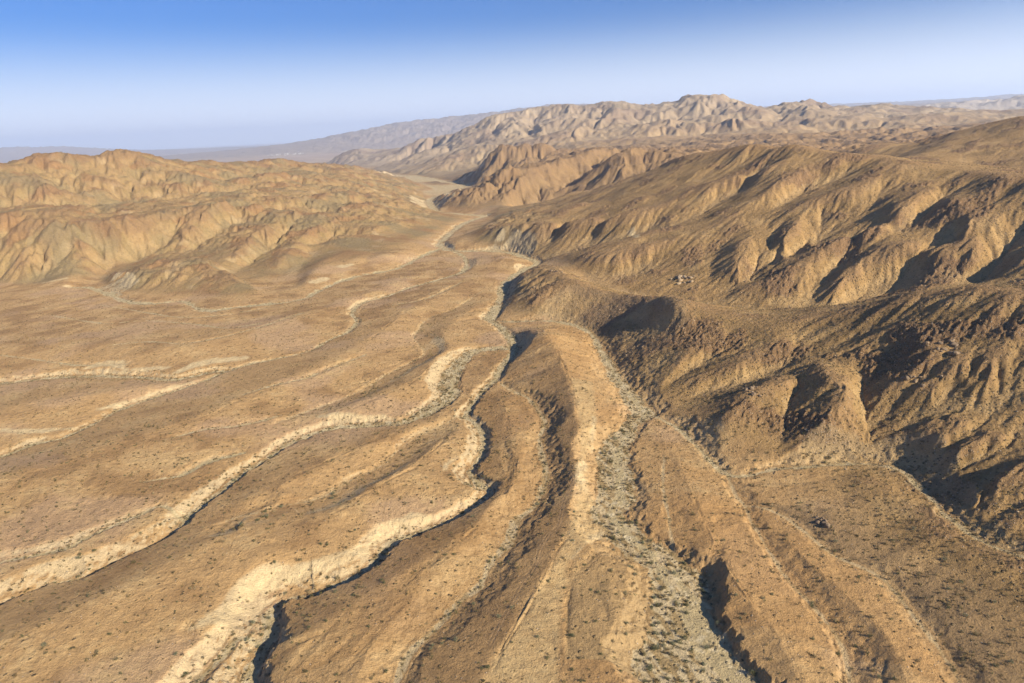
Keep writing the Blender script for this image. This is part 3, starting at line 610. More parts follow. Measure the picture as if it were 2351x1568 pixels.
wb = sstep(azg, px_az(2030), px_az(2110))*sstep(RR, 10300, 11200)*(1-sstep(RR, 14500, 16000))
COL = lerp(COL, (.50, .46, .42), wb*.3)
vfl = sstep(RR, 2700, 3300)*(1-sstep(RR, 5200, 6500))*(1-sstep(H1, .5, 4))
wash = np.maximum(wash, vfl*.7)
COL = lerp(COL, (.49, .385, .260), np.clip(bank, 0, 1)*sstep(slope+.25*jit+.25*wv, .20, .50)*.75*(1-.5*right))
COL = lerp(COL, (.50, .385, .245), sand*np.clip(.85+.5*sm_, 0, 1))
braid = fbm(X, Y, 6.0, 3, 87, ridged=True)
wc = np.empty_like(COL); wc[:] = (.510, .420, .295); wc = lerp(wc, (.34, .26, .145), sstep(braid, .05, .4)*.7)
scb = np.empty_like(COL); scb[:] = (.320, .230, .125); scb = lerp(scb, (.50, .40, .27), sstep(fbm(X+.35*Y+3*jit, (Y-.35*X)*.2, 6., 3, 89, .55, True), .33, .52)*.95); scb = lerp(scb, (.26, .17, .085), sstep(med, .1, .45)*.5)
COL = COL+(scb-COL)*(np.clip(scrub, 0, 1)*(1-.6*sand))[..., None]
COL = COL+(wc-COL)*(np.clip(wash*1.1, 0, 1)*(1-.6*sand))[..., None]
COL = lerp(COL, (.29, .195, .125), rut*.7)
COL *= (1+.10*sm_)[..., None]
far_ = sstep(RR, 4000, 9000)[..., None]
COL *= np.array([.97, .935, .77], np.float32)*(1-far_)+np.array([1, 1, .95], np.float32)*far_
veg = np.clip(.40*hilly*(right*.9+.3)+.08+.35*scrub+.12*sstep(med, 0, .5), 0, 1)*(1-sand)
rockA = np.clip(rocky+.25*hilly*right, 0, 1)
log('colour')

# ------------------------------------------------------------------ build the land, one sheet cut along natural borders
near_az, near_r = hit_base(*[np.array(MFOOT)[:, k] for k in range(3)])
rM = np.interp(u, near_az, near_r, left=0, right=near_r[-1])[None]
skc = np.array(SKYC); saz, _ = ray(skc[:, 0], skc[:, 1])
rC = np.interp(u, saz, skc[:, 2]*1.12)[None]
PXM = px_az(1120)
reg = np.zeros(Z.shape, np.int8)                       # 0 ground
hi_ = H1 > 4
reg[hi_ & (azg < PXM) & (RR < 5600)] = 1               # left hills
rt = hi_ & (azg >= px_az(1130))
reg[rt & (RR < rM)] = 2                                # near right hill
reg[rt & (RR >= rM) & (RR < rC)] = 3                   # middle mountain
reg[rt & (RR >= rM) & (RR >= rC) & (RR < 4400)] = 4
reg[hi_ & (azg >= px_az(930)) & (azg < px_az(1130)) & (RR > 1500) & (RR < 4400)] = 4
reg[(RR >= 4400) & (H1 > 8) & (reg == 0)] = 5
reg[(RR >= 14000)] = 6
reg[(RR >= 9000) & (H1 <= 12)] = 7
reg[(RR >= 17500) & (H1 > 25)] = 6
reg[(np.maximum(wash, scrub) > .5) & (RR < 6000)] = 8
reg[(track > .5)] = 9

M = bpy.data.materials.new('desert ground'); M.use_nodes = True
nt = M.node_tree; N = nt.nodes; K = nt.links; bs = N['Principled BSDF']
bs.inputs['Roughness'].default_value = .95; bs.inputs['Specular IOR Level'].default_value = .12
def node(t, **k):
    n = N.new(t)
    for a, b in k.items(): setattr(n, a, b)
    return n
tc = node('ShaderNodeTexCoord'); at = node('ShaderNodeAttribute', attribute_name='ground_colour'); av = node('ShaderNodeAttribute', attribute_name='cover')
def noise(sc, det=3, rough=.6):
    n = node('ShaderNodeTexNoise'); n.inputs['Scale'].default_value = sc; n.inputs['Detail'].default_value = det; n.inputs['Roughness'].default_value = rough
    K.new(tc.outputs['Object'], n.inputs['Vector']); return n
def ramp(src, a, b):
    m = node('ShaderNodeMapRange', interpolation_type='SMOOTHSTEP'); m.inputs['From Min'].default_value = a; m.inputs['From Max'].default_value = b
    K.new(src, m.inputs['Value']); return m.outputs['Result']
def math_(op, a, b):
    m = node('ShaderNodeMath', operation=op)
    for i, q in enumerate((a, b)):
        if isinstance(q, (int, float)): m.inputs[i].default_value = q
        else: K.new(q, m.inputs[i])
    return m.outputs[0]
def mix(f, a, b):
    m = node('ShaderNodeMix', data_type='RGBA')
    for s, q in ((m.inputs[0], f), (m.inputs[6], a), (m.inputs[7], b)):
        if isinstance(q, (int, float)): s.default_value = q
        elif isinstance(q, tuple): s.default_value = (*q, 1)
        else: K.new(q, s)
    return m.outputs[2]
def mul(c, f):
    m = node('ShaderNodeVectorMath', operation='SCALE'); K.new(c, m.inputs[0]); K.new(f, m.inputs['Scale']); return m.outputs[0]
sep = node('ShaderNodeSeparateColor'); K.new(av.outputs['Color'], sep.inputs[0])
vegA, rockM = sep.outputs[0], sep.outputs[1]
col = at.outputs['Color']
n1 = noise(1.3, 4, .75); n2 = noise(.22, 4, .6); n3 = noise(4.0, 2, .6)
f = math_('ADD', math_('MULTIPLY', n1.outputs[0], .85), math_('MULTIPLY', n2.outputs[0], .5)); f = math_('ADD', f, math_('MULTIPLY', n3.outputs[0], .55)); f = math_('ADD', f, .05)
col = mul(col, f)
# low scrub: olive specks whose cover follows the ground
vn = node('ShaderNodeTexVoronoi', feature='F1'); vn.inputs['Scale'].default_value = .42; K.new(tc.outputs['Object'], vn.inputs['Vector'])
sepv = node('ShaderNodeSeparateColor'); K.new(vn.outputs['Color'], sepv.inputs[0])
on = math_('LESS_THAN', sepv.outputs[0], math_('MULTIPLY', vegA, .75))
sp = math_('MULTIPLY', math_('SUBTRACT', 1.0, ramp(vn.outputs['Distance'], .16, .42)), on)
col = mix(math_('MULTIPLY', sp, .62), col, (.130, .098, .046))
# pale stones
vs = node('ShaderNodeTexVoronoi', feature='F1'); vs.inputs['Scale'].default_value = .75; K.new(tc.outputs['Object'], vs.inputs['Vector'])
seps = node('ShaderNodeSeparateColor'); K.new(vs.outputs['Color'], seps.inputs[0])
on2 = math_('LESS_THAN', seps.outputs[1], math_('ADD', math_('MULTIPLY', rockM, .40), .025))
st = math_('MULTIPLY', math_('SUBTRACT', 1.0, ramp(vs.outputs['Distance'], .12, .34)), on2)
col = mix(math_('MULTIPLY', st, .7), col, (.52, .41, .31))
K.new(col, bs.inputs['Base Color'])
hsum = math_('ADD', math_('ADD', math_('MULTIPLY', n1.outputs[0], .45), math_('MULTIPLY', n2.outputs[0], 1.0)), math_('ADD', math_('MULTIPLY', st, .35), math_('MULTIPLY', sp, .55)))
n4 = noise(.5, 5, .75)
hsum = math_('ADD', hsum, math_('MULTIPLY', n4.outputs[0], math_('ADD', .35, math_('MULTIPLY', rockM, 1.3))))
bp = node('ShaderNodeBump'); bp.inputs['Strength'].default_value = 1.0; bp.inputs['Distance'].default_value = 1.7
K.new(hsum, bp.inputs['Height']); K.new(bp.outputs[0], bs.inputs['Normal'])

C = S.collection
def tag(o, label=None, cat=None, group=None, kind=None):
    if label: o['label'] = label
    if cat: o['category'] = cat
    if group: o['group'] = group
    if kind: o['kind'] = kind
    return o
def fast_mesh(name, V, Fq, mat, nv=4, smooth=True):
    me = bpy.data.meshes.new(name)
    me.vertices.add(len(V)); me.vertices.foreach_set('co', np.ascontiguousarray(V, np.float32).ravel())
    me.loops.add(len(Fq)*nv); me.loops.foreach_set('vertex_index', np.ascontiguousarray(Fq, np.int32).ravel())
    me.polygons.add(len(Fq)); me.polygons.foreach_set('loop_start', np.arange(0, len(Fq)*nv, nv, dtype=np.int32))
    me.polygons.foreach_set('use_smooth', np.full(len(Fq), smooth)); me.materials.append(mat)
    me.update(calc_edges=True)
    return me
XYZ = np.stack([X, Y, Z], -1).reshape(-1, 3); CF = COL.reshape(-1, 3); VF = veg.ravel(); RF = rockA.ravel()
idx = np.arange(NV*NU).reshape(NV, NU)
quads = np.stack([idx[:-1, :-1], idx[:-1, 1:], idx[1:, 1:], idx[1:, :-1]], -1).reshape(-1, 4)
qreg = reg[:-1, :-1].ravel()
LAND = [('ground', 'tan gravel fan with long swells between dry channels, dotted with shrubs'), ('hills', 'brown and reddish rounded hills left of the dry wash'),
        ('hills', 'nearest dark rocky hill on the right with a bright sandy nose'), ('hills', 'middle mountain on the right with long shaded gullies'),
        ('hills', 'steep brown foothills beyond the bend of the dry wash'), ('mountains', 'pale pinkish mountain range with rocky peaks on the skyline'),
        ('mountains', 'blue hazy ranges on the far horizon'), ('plain', 'flat hazy desert plain beyond the hills'),
        ('dry_wash', 'pale grey sandy dry river beds winding through the fan'), ('dirt_track', 'faint twin rutted vehicle track along the pale swell')]
for k, (nm, lb) in enumerate(LAND):
    q = quads[qreg == k]
    if not len(q): continue
    used, inv = np.unique(q, return_inverse=True)
    me = fast_mesh(nm, XYZ[used], inv.reshape(-1, 4), M)
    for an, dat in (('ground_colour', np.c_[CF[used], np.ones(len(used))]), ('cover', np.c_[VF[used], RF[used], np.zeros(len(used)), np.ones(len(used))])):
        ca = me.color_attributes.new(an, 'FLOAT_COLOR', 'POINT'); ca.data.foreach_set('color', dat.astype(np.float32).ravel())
    o = bpy.data.objects.new(nm, me); C.objects.link(o); tag(o, lb, kind='structure')
log('land meshes')

# ------------------------------------------------------------------ plants and stones
def project(p):
    q = np.asarray(p, float)-np.array([0, 0, HCAM]); d = q@fwd
    return CX+F*(q@ex)/d, CY-F*(q@eu)/d
dv_ = np.gradient(v)[:, None]; du_ = u[1]-u[0]
dA = (RR**2*dv_*du_).astype(np.float32)
inview = (np.abs(azg) < math.radians(46)) & (RR > 150)
thin = 1-.8*sstep(RR, 750, 1600)
clump = sstep(fbm(X, Y, 11., 2, 95), -.15, .35)
edge = sstep(bank, .2, .8)
dens = (1/19.*(.4+.8*clump))*(1-hilly)+hilly*(right/13.+(1-right)/38.)
dens = np.maximum(dens, scrub*(.10+.24*clump)); dens = np.maximum(dens, edge*(.03+.10*clump))
dens = dens*(1+1.6*dk)
dens = np.where(wash > .5, .02+.05*clump*(RR > 350), dens)*(1-.93*sand)*(1-track)*thin*(RR < 2000)*inview
def pick(dn, seed):
    g = np.random.default_rng(seed); j, i = np.nonzero(g.random(dn.shape, dtype=np.float32) < np.minimum(dn*dA, 1))
    k = len(j); jj = j+g.random(k); ii = i+g.random(k)
    r = np.exp(np.interp(jj, np.arange(NV), v)); az = AZ0+ii/(NU-1)*(AZ1-AZ0)
    return j, i, np.c_[r*np.sin(az), r*np.cos(az), sample(Z, az, r)]
SJ, SI, SP = pick(dens, 101)
g_ = np.random.default_rng(7)
n = len(SP); inw = scrub[SJ, SI] > .5; ine = edge[SJ, SI] > .5
SR = .48+.76*g_.random(n)**2.4+(inw|ine)*(.5*g_.random(n)**2-.08); SR *= np.where(hilly[SJ, SI] > .5, .8, 1.0)
SHh = SR*(.75+.4*g_.random(n))
pal = np.array([(.105,.085,.030),(.15,.11,.042),(.19,.13,.05),(.115,.11,.045),(.27,.205,.10),(.08,.062,.024)])
SC = pal[g_.integers(0, 6, n)]*(.62+.4*g_.random((n, 1)))
fx_, fy_ = project(SP); seen = (fx_ > 8) & (fx_ < 2343) & (fy_ > 300) & (fy_ < 1560)
dist = np.hypot(np.hypot(SP[:, 0], SP[:, 1]), SP[:, 2]-HCAM)
order = np.argsort(-np.where(seen, SR/dist, 0)); near_ids = order[:290]; rest = np.setdiff1d(np.arange(n), near_ids)
log('shrubs', n)
def soup(nt_, size, seed):
    """a shrub of small leaf faces: open, many-stemmed crown"""
    g = np.random.default_rng(seed); P = []
    lobes = g.normal(0, .38, (5, 3)); lobes[:, 2] = .35+.3*g.random(5)
    while len(P) < nt_:
        c = lobes[g.integers(5)]+g.normal(0, .26, 3)
        if c[2] < .02: c[2] = .02+.1*g.random()
        if np.hypot(c[0], c[1]) > 1.05: continue
        a = g.normal(0, 1, (2, 3)); a /= np.linalg.norm(a, axis=1)[:, None]
        P.append([c-a[0]*size, c+a[0]*size*.9+a[1]*size*.5, c+a[1]*size])
    return np.array(P)
def leaf_mat(name, c=None):
    m = bpy.data.materials.new(name); m.use_nodes = True; t = m.node_tree; b = t.nodes['Principled BSDF']
    b.inputs['Roughness'].default_value = .8; b.inputs['Specular IOR Level'].default_value = .15
    if c is None:
        a = t.nodes.new('ShaderNodeAttribute'); a.attribute_name = 'tint'; t.links.new(a.outputs['Color'], b.inputs['Base Color'])
    else:
        nn = t.nodes.new('ShaderNodeTexNoise'); nn.inputs['Scale'].default_value = 3.0; r_ = t.nodes.new('ShaderNodeValToRGB')
        tcn = t.nodes.new('ShaderNodeTexCoord'); t.links.new(tcn.outputs['Object'], nn.inputs['Vector'])
        r_.color_ramp.elements[0].position = .35; r_.color_ramp.elements[1].position = .65
        r_.color_ramp.elements[0].color = (*[q*.7 for q in c], 1); r_.color_ramp.elements[1].color = (*[q*1.35 for q in c], 1)
        t.links.new(nn.outputs[0], r_.inputs[0]); t.links.new(r_.outputs[0], b.inputs['Base Color'])
    return m
def tinted_stuff(name, tris, ids, P, RX, RZ, cols, mat, label, seed, smooth=False):
    g = np.random.default_rng(seed); vs, cs = [], []
    for k, T in enumerate(tris):
        s = ids[k::len(tris)]
        if not len(s): continue
        a = g.random(len(s))*6.283; ca, sa = np.cos(a)[:, None, None], np.sin(a)[:, None, None]
        t = T[None]; x = t[..., 0]*ca-t[..., 1]*sa; y = t[..., 0]*sa+t[..., 1]*ca
        q = np.stack([x*RX[s][:, None, None]+P[s, 0][:, None, None], y*RX[s][:, None, None]+P[s, 1][:, None, None], t[..., 2]*RZ[s][:, None, None]+P[s, 2][:, None, None]], -1)
        vs.append(q.reshape(-1, 3)); cs.append(np.repeat(cols[s], T.shape[0]*3, 0))
    V = np.concatenate(vs); c = np.concatenate(cs)
    me = fast_mesh(name, V, np.arange(len(V)).reshape(-1, 3), mat, 3, smooth)
    ca = me.color_attributes.new('tint', 'FLOAT_COLOR', 'POINT'); ca.data.foreach_set('color', np.c_[c, np.ones(len(c))].astype(np.float32).ravel())
    o = bpy.data.objects.new(name, me); C.objects.link(o); return tag(o, label, kind='stuff')
SPs = SP.copy(); SPs[:, 2] -= .04
lm = leaf_mat('scrub leaves')
farq = rest[dist[rest] > 620]; midq = rest[dist[rest] <= 620]
tinted_stuff('desert_scrub', [soup(12, .42, 50+k) for k in range(8)], farq, SPs, SR*1.05, SHh*1.1, SC, lm, 'small olive shrubs dotted over the farther fan and hills', 1)
tinted_stuff('desert_scrub', [soup(44, .30, 60+k) for k in range(8)], midq, SPs, SR, SHh, SC, lm, 'small olive and straw coloured shrubs scattered over the nearer ground', 2)

TONES = [('olive', (.085, .085, .036)), ('grey green', (.115, .12, .065)), ('dry straw brown', (.17, .13, .06))]
tone_m = [leaf_mat(n_+' foliage', c) for n_, c in TONES]
bark = leaf_mat('grey brown bark', (.13, .10, .07))
protos = {}
for ti in range(3):
    for k in range(3):
        T = soup(330, .13, 200+ti*10+k); V = T.reshape(-1, 3)
        protos[ti, k] = fast_mesh('desert_shrub', V, np.arange(len(V)).reshape(-1, 3), tone_m[ti], 3, False)
def zone(x, y, w):
    if w: return 'in the pale braided wash near the bottom'
    def at_y(L):
        q = np.array(sorted([(b, a) for a, b in L])); return np.interp(y, q[:, 0], q[:, 1])
    if x < at_y(C1): return 'left of the leftmost near channel'
    if x < at_y(C2): return 'on the tan swell left of the deep sandy banked channel'
    if x < at_y(V5): return 'on the rilled brown slope right of the sandy banked channel'
    if x < 1300: return 'on the long pale swell at bottom centre'
    if x < at_y(RDK+C6[7:]): return 'beside the pale braided wash on its left'
    if x < at_y(C8): return 'on the orange fan strip right of the braided wash'
    if x < at_y(C8b): return 'on the narrow fan strip between the two right gullies'
    return 'on the dark stony slope in the lower right corner'
for q in near_ids:
    ti = int(g_.integers(3)); o = bpy.data.objects.new('desert_shrub', protos[ti, int(g_.integers(3))]); C.objects.link(o)
    o.location = SPs[q]; o.rotation_euler = (0, 0, float(g_.random()*6.28)); s = float(SR[q]); o.scale = (s, s, float(SHh[q]))
    zn = zone(fx_[q], fy_[q], bool(inw[q])); sz = 'low' if SR[q] < .7 else 'broad'
    tag(o, '%s %s shrub %s' % (sz, TONES[ti][0], zn), 'shrub', '%s %s shrubs %s' % (sz, TONES[ti][0], zn))
log('near shrubs')

# larger bushes of the washes, each where the photograph shows one
def ground_at(x, y):
    az, tz = ray([x], [y]); zz = sample(Z, np.repeat(az, len(RM)), RM); b = (HCAM+RM*tz[0]) < zz; k = int(b.argmax())
    r = RM[k]; return float(r*math.sin(az[0])), float(r*math.cos(az[0])), float(sample(Z, az, np.array([r]))[0])
def branches(seed):
    g = np.random.default_rng(seed); V = []; Fc = []
    for b_ in range(7):
        a = g.random()*6.28; e = .5+.6*g.random(); L = .8+.3*g.random()
        p = np.zeros(3); d = np.array([math.cos(a)*math.cos(e), math.sin(a)*math.cos(e), math.sin(e)]); r0 = .035
        ring = None
        for s_ in range(4):
            o1 = np.cross(d, [0, 0, 1.]); o1 /= np.linalg.norm(o1)+1e-9; o2 = np.cross(d, o1)
            cur = len(V); rr = r0*(1-.25*s_)
            for t in range(5): V.append(p+rr*(math.cos(t*1.2566)*o1+math.sin(t*1.2566)*o2))
            if ring is not None:
                for t in range(5): Fc.append((ring+t, ring+(t+1) % 5, cur+(t+1) % 5, cur+t))
            ring = cur; p = p+d*L/3; d = d+g.normal(0, .22, 3); d /= np.linalg.norm(d)
    return np.array(V), np.array(Fc)
BUSH = [(1923,1500,2.9,'biggest round olive bush on the orange fan strip at lower right'), (1888,1533,1.6,'small olive bush just left below the biggest bush on the orange fan'),
 (1956,1535,1.5,'bush on the edge of the right gully below the biggest fan bush'), (1650,1432,2.6,'pale grey green bush in the dark bank right of the braided wash'),
 (1728,1545,3.0,'pale bushy clump at the bottom end of the dark wash bank'), (1394,1185,2.6,'dark green bush where the wash narrows against the pale left bank'),
 (1406,1204,2.0,'lower bush touching the dark bush where the wash narrows'), (1450,1200,2.6,'yellow green bush casting a long shadow on open wash sand'),
 (1408,1236,3.0,'large dark bush below the point of the pale bank'), (1411,1262,2.1,'bush directly below the large dark bush by the bank point'),
 (1494,1243,2.7,'wide green bush in the middle of the upper braided wash'), (1482,1262,1.8,'small dark bush left of the wide green bush in the wash'),
 (1562,1313,2.3,'yellow green bush at the foot of the dark bank, right edge of wash'), (1404,1310,2.0,'green bush in the scrub left of the main sand thread'),
 (1497,1352,2.2,'left one of a pair of bushes mid wash'), (1521,1350,2.2,'right one of a pair of bushes mid wash'), (1575,1408,2.6,'lone dark bush on sand beside the dark right bank'),
 (1512,1432,2.3,'dark bush in the lower wash midway between its banks'), (1552,1450,2.0,'bush in the lower wash just left of the main sand thread'), (1624,1486,2.6,'bush on the right side of the lowest wash sand'),
 (1478,1500,2.2,'green bush low in the wash left of the sand thread'), (1436,1458,2.0,'bush low in the wash near the brown island'), (1700,1420,1.7,'single bush on orange fan right of the dark bank'),
 (1113,1098,2.3,'green bush in the bend of the narrow channel at centre'), (1100,1075,2.2,'bush on the sandy flat inside the channel bend at centre'), (622,1048,2.6,'green bush in the left channel where it darkens'),
 (600,1460,2.3,'grey green bush in the fork of the bottom left channels'), (618,1420,2.1,'bush under the cliff just above the bottom left channel fork'), (640,1392,2.2,'bush in the bend of the sandy banked channel'),
 (1180,774,4.2,'dark bush in the shadow at the foot of the rocky knoll'), (888,1262,2.0,'bush at the rim of the sandy banked channel'), (430,1050,1.7,'lone shrub on the pale fan beside the left channel'), (1167,1290,1.8,'dark bush in the central shaded gully')]
fol = {}
for k, (x, y, s, lb) in enumerate(BUSH):
    p = ground_at(x, y+2); r_ = bpy.data.objects.new('wash_bush', None); C.objects.link(r_); r_.location = (p[0], p[1], p[2]-.05); r_.rotation_euler = (0, 0, k*1.3); r_.empty_display_size = .3
    tag(r_, lb, 'bush', 'larger bushes in the channels and washes')
    ti = k % 2
    if (ti, k % 4) not in fol:
        V = soup(900, .062, 300+k).reshape(-1, 3); fol[ti, k % 4] = (fast_mesh('foliage', V, np.arange(len(V)).reshape(-1, 3), tone_m[ti], 3, False), fast_mesh('branches', *branches(k), bark, 4, True))
    a, b = fol[ti, k % 4]
    for nm, me in (('foliage', a), ('branches', b)):
        o = bpy.data.objects.new(nm, me); C.objects.link(o); o.parent = r_; o.scale = (s*.62, s*.62, s*.6)

# stones
def stone(seed, sub=1):
    g = np.random.default_rng(seed); import bmesh
    bm = bmesh.new(); bmesh.ops.create_icosphere(bm, subdivisions=sub, radius=1)
    sc = np.array([1, .6+.35*g.random(), .5+.35*g.random()]); nrm = [g.normal(0, 1, 3) for _ in range(6)]
    V = np.array([w.co[:] for w in bm.verts])
    for nn_ in nrm:                                             # flat broken faces
        nn_ = nn_/np.linalg.norm(nn_); lim = .62+.2*g.random(); d = V@nn_; V = np.where((d > lim)[:, None], V-(d-lim)[:, None]*nn_, V)
    V = V*sc+g.normal(0, .03, V.shape); Fc = np.array([[w.index for w in f_.verts] for f_ in bm.faces]); bm.free(); V[:, 2] += .15
    return V, Fc
stm = leaf_mat('stone tint'); stm.name = 'loose stone'
rd = (rocky*.075+hilly*right*.018+edge*.004+(1-hilly)*right*.002)*(1-.9*sand)*(1-sstep(RR, 900, 1500))*inview*(1-track)*(RR < 1500)
RJ, RI, RP = pick(rd, 202); m_ = len(RP)
RS = .16+.75*g_.random(m_)**4; big_ = g_.random(m_) < .02; RS = np.where(big_ & (rocky[RJ, RI] > .4), RS+.9*g_.random(m_), RS)
spal = np.array([(.33,.24,.145),(.27,.185,.105),(.20,.135,.08),(.40,.30,.19),(.18,.125,.08)]); RC = spal[g_.integers(0, 5, m_)]*(.85+.3*g_.random((m_, 1)))
RP[:, 2] -= RS*.15
rx, ry = project(RP); rdist = np.hypot(np.hypot(RP[:, 0], RP[:, 1]), RP[:, 2]-HCAM); rseen = (rx > 8) & (rx < 2343) & (ry > 400) & (ry < 1560)
ro = np.argsort(-np.where(rseen, RS/rdist, 0)); rnear = ro[:150]; rrest = np.setdiff1d(np.arange(m_), rnear)
log('stones', m_)
st_t = []
for k in range(6):
    V, Fc = stone(400+k, 1); st_t.append(V[Fc])
tinted_stuff('loose_stones', st_t, rrest, RP, RS, RS, RC, stm, 'pale broken stones strewn over the rocky slopes and gully sides', 3)
smats = [leaf_mat('pale stone', (.29, .21, .125)), leaf_mat('brown stone', (.19, .13, .075))]
sp_ = [[fast_mesh('boulder', *stone(500+k, 2), m, 3, False) for k in range(4)] for m in smats]
def rzone(x, y, p):
    if hilly[int(gj(np.hypot(p[0], p[1]))), int(np.clip(gi(np.arctan2(p[0], p[1])), 0, NU-1))] < .5: return 'lying on the gravel fan'
    if y > 1090: return 'on the dark stony ridge in the lower right corner'
    if y > 880: return 'on the lower face of the near right hill' if x < 2000 else 'among the shaded gullies at the far right'
    return 'on the upper rocky face of the near right hill' if y > 690 else 'on the middle mountain slope behind the near hill'
def boulder(p, s, mi, lb, grp, sq=.8):
    o = bpy.data.objects.new('boulder', sp_[mi][int(g_.integers(4))]); C.objects.link(o); o.location = [float(q) for q in p]
    o.rotation_euler = (0, 0, float(g_.random()*6.28)); o.scale = (s, s, s*sq); tag(o, lb, 'boulder', grp)
for q in rnear:
    mi = int(g_.integers(2)); zn = rzone(rx[q], ry[q], RP[q]); c_ = ('pale', 'brown')[mi]
    boulder(RP[q], float(RS[q]), mi, '%s angular boulder %s' % (c_, zn), '%s angular boulders %s' % (c_, zn))
for (x, y, wx_, wy_, n_, s0, s1, mi, what) in ((1568,642,22,9,26,1.6,4.6,0,'bright jumbled rock pile behind the near hill crest'), (1888,1198,14,9,16,.9,2.3,1,'small dark outcrop on the slope at lower right'),
        (2175,800,28,16,24,1.0,3.0,1,'craggy outcrop high on the shaded near right hill'), (1725,900,20,22,18,.9,2.4,1,'dark crag on the knoll of the near right hill'), (2105,872,34,16,20,.9,2.6,1,'broken ledge in the middle of the big shaded hollow'),
        (1268,622,14,4,12,1.2,3.0,1,'reddish crag on top of the knob beside the main wash'), (1240,765,14,8,12,.8,1.9,1,'stony top of the knoll in the middle')):
    for k in range(max(7, n_*2//3)):
        a, b = g_.normal(0, .62, 2); s = s0+(s1-s0)*g_.random()**2; p = ground_at(x+a*wx_, y+b*wy_)
        if k == 0: s = s1
        boulder((p[0], p[1], p[2]-.1*s), float(s), mi, ('largest boulder of the ' if k == 0 else 'angular boulder of the ')+what, 'boulders of the '+what, .95)
# far settlement on the plain
g2 = np.random.default_rng(9); Vt, Ft = [], []
for k in range(50):
    x = 612+85*g2.random(); y = 357-(x-612)*.06+g2.normal(0, 1.2); p = ground_at(x, y)
    w, d, h = 6+9*g2.random(), 5+6*g2.random(), 3+3*g2.random(); b = len(Vt)
    for zz_ in (0, h):
        for a, c in ((-w, -d), (w, -d), (w, d), (-w, d)): Vt.append((p[0]+a, p[1]+c, p[2]+zz_))
    r1, r2 = len(Vt), len(Vt)+1; Vt += [(p[0]-w, p[1], p[2]+h*1.5), (p[0]+w, p[1], p[2]+h*1.5)]
    Ft += [(b, b+1, b+5, b+4), (b+1, b+2, b+6, b+5), (b+2, b+3, b+7, b+6), (b+3, b, b+4, b+7), (b+4, b+5, r2, r1), (b+6, b+7, r1, r2)]
tm = bpy.data.materials.new('white walls'); tm.use_nodes = True; tm.node_tree.nodes['Principled BSDF'].inputs['Base Color'].default_value = (.5, .47, .43, 1)
o = bpy.data.objects.new('distant_town', fast_mesh('distant_town', np.array(Vt), np.array(Ft), tm, 4, False)); C.objects.link(o)
tag(o, 'tiny white far-off houses strung across the hazy plain', kind='stuff')
log('things')


# ------------------------------------------------------------------ air, sky, sun
SUN_EL = math.radians(28); SUN_AZ = math.radians(128)     # azimuth clockwise from +Y: right and a little behind the camera
W = bpy.data.worlds.new('World'); S.world = W; W.use_nodes = True
wt = W.node_tree; bg = wt.nodes['Background']; sk = wt.nodes.new('ShaderNodeTexSky')
sk.sky_type = 'NISHITA'; sk.sun_disc = False; sk.sun_elevation = SUN_EL; sk.sun_rotation = SUN_AZ
sk.altitude = 600; sk.air_density = 1.0; sk.dust_density = 2.2; sk.ozone_density = 2.2
# clear deep blue overhead, milky toward the horizon: dust haze far beyond the hills
wn = wt.nodes; wl = wt.links
tcw = wn.new('ShaderNodeTexCoord'); sx = wn.new('ShaderNodeSeparateXYZ'); wl.new(tcw.outputs['Generated'], sx.inputs[0])
mr = wn.new('ShaderNodeMapRange'); mr.interpolation_type = 'SMOOTHSTEP'
mr.inputs['From Min'].default_value = -.02; mr.inputs['From Max'].default_value = .15; mr.inputs['To Min'].default_value = 1; mr.inputs['To Max'].default_value = 0
wl.new(sx.outputs['Z'], mr.inputs['Value'])
scl = wn.new('ShaderNodeMix'); scl.data_type = 'RGBA'; scl.blend_type = 'MULTIPLY'; scl.inputs[0].default_value = 1; scl.inputs[7].default_value = (.010, .029, .060, 1)
wl.new(sk.outputs[0], scl.inputs[6])
mxw = wn.new('ShaderNodeMix'); mxw.data_type = 'RGBA'; wl.new(mr.outputs[0], mxw.inputs[0]); wl.new(scl.outputs[2], mxw.inputs[6]); mxw.inputs[7].default_value = (.54, .575, .655, 1)
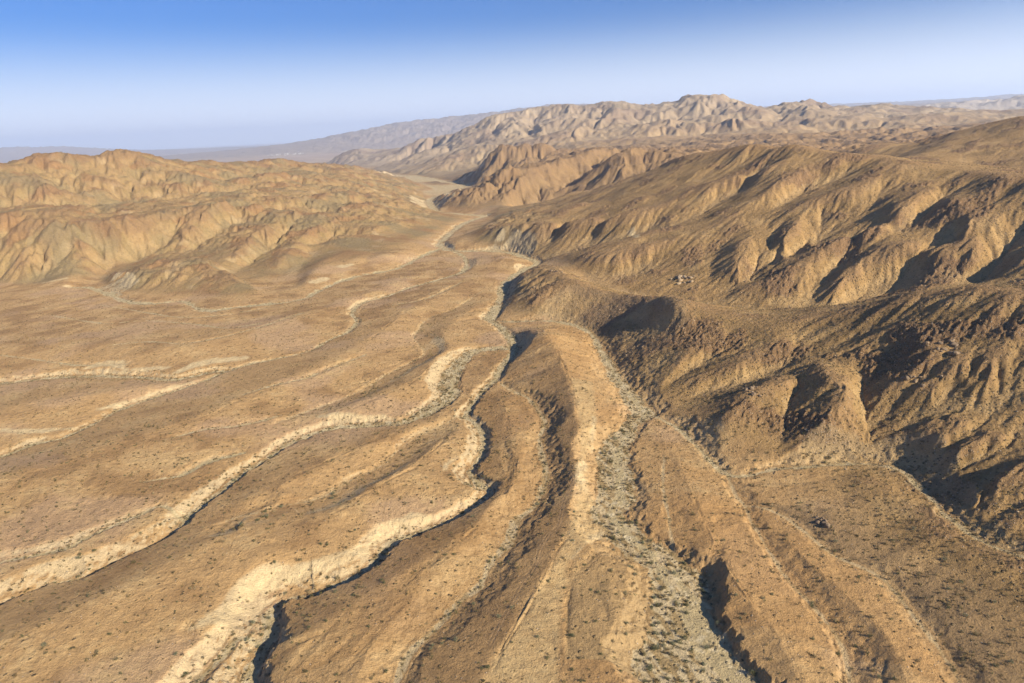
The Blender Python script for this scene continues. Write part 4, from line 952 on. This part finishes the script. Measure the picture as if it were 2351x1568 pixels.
wl.new(mxw.outputs[2], bg.inputs[0]); bg.inputs[1].default_value = 1.0
sl_ = bpy.data.lights.new('sun', 'SUN'); sl_.energy = 5.0; sl_.angle = math.radians(.5); sl_.color = (1, .91, .76)
so = bpy.data.objects.new('sun', sl_); C.objects.link(so)
from mathutils import Vector, Matrix
sd_ = Vector((math.sin(SUN_AZ)*math.cos(SUN_EL), math.cos(SUN_AZ)*math.cos(SUN_EL), math.sin(SUN_EL)))
so.rotation_euler = sd_.to_track_quat('Z', 'Y').to_euler()
hm = bpy.data.materials.new('air haze'); hm.use_nodes = True; hn = hm.node_tree; hn.nodes.clear()
ho = hn.nodes.new('ShaderNodeOutputMaterial'); pv = hn.nodes.new('ShaderNodeVolumePrincipled')
pv.inputs['Color'].default_value = (.66, .785, 1.0, 1); pv.inputs['Density'].default_value = 3.0e-5; pv.inputs['Anisotropy'].default_value = .2
hn.links.new(pv.outputs[0], ho.inputs['Volume'])
xs = (-66000, 66000); ys = (-3000, 80000); zs = (-240, 1500)
V_ = [(a, b, c) for a in xs for b in ys for c in zs]
me = bpy.data.meshes.new('haze'); me.from_pydata(V_, [], [(0,1,3,2),(4,6,7,5),(0,4,5,1),(2,3,7,6),(0,2,6,4),(1,5,7,3)]); me.materials.append(hm)
hz = bpy.data.objects.new('haze', me); C.objects.link(hz); tag(hz, 'pale blue haze veiling the far ranges and plain', kind='stuff')

cam = bpy.data.cameras.new('camera'); co = bpy.data.objects.new('camera', cam); C.objects.link(co)
cam.sensor_width = 36; cam.lens = 36*F/2351; cam.clip_start = 1; cam.clip_end = 300000
co.matrix_world = Matrix(((ex[0], eu[0], -fwd[0], 0), (ex[1], eu[1], -fwd[1], 0), (ex[2], eu[2], -fwd[2], HCAM), (0, 0, 0, 1)))
S.camera = co
S.view_settings.view_transform = 'Standard'; S.view_settings.look = 'None'; S.view_settings.exposure = 1.08; S.view_settings.gamma = 1
S.cycles.max_bounces = 5; S.cycles.diffuse_bounces = 4; S.cycles.volume_bounces = 1; S.cycles.use_denoising = True
log('done')
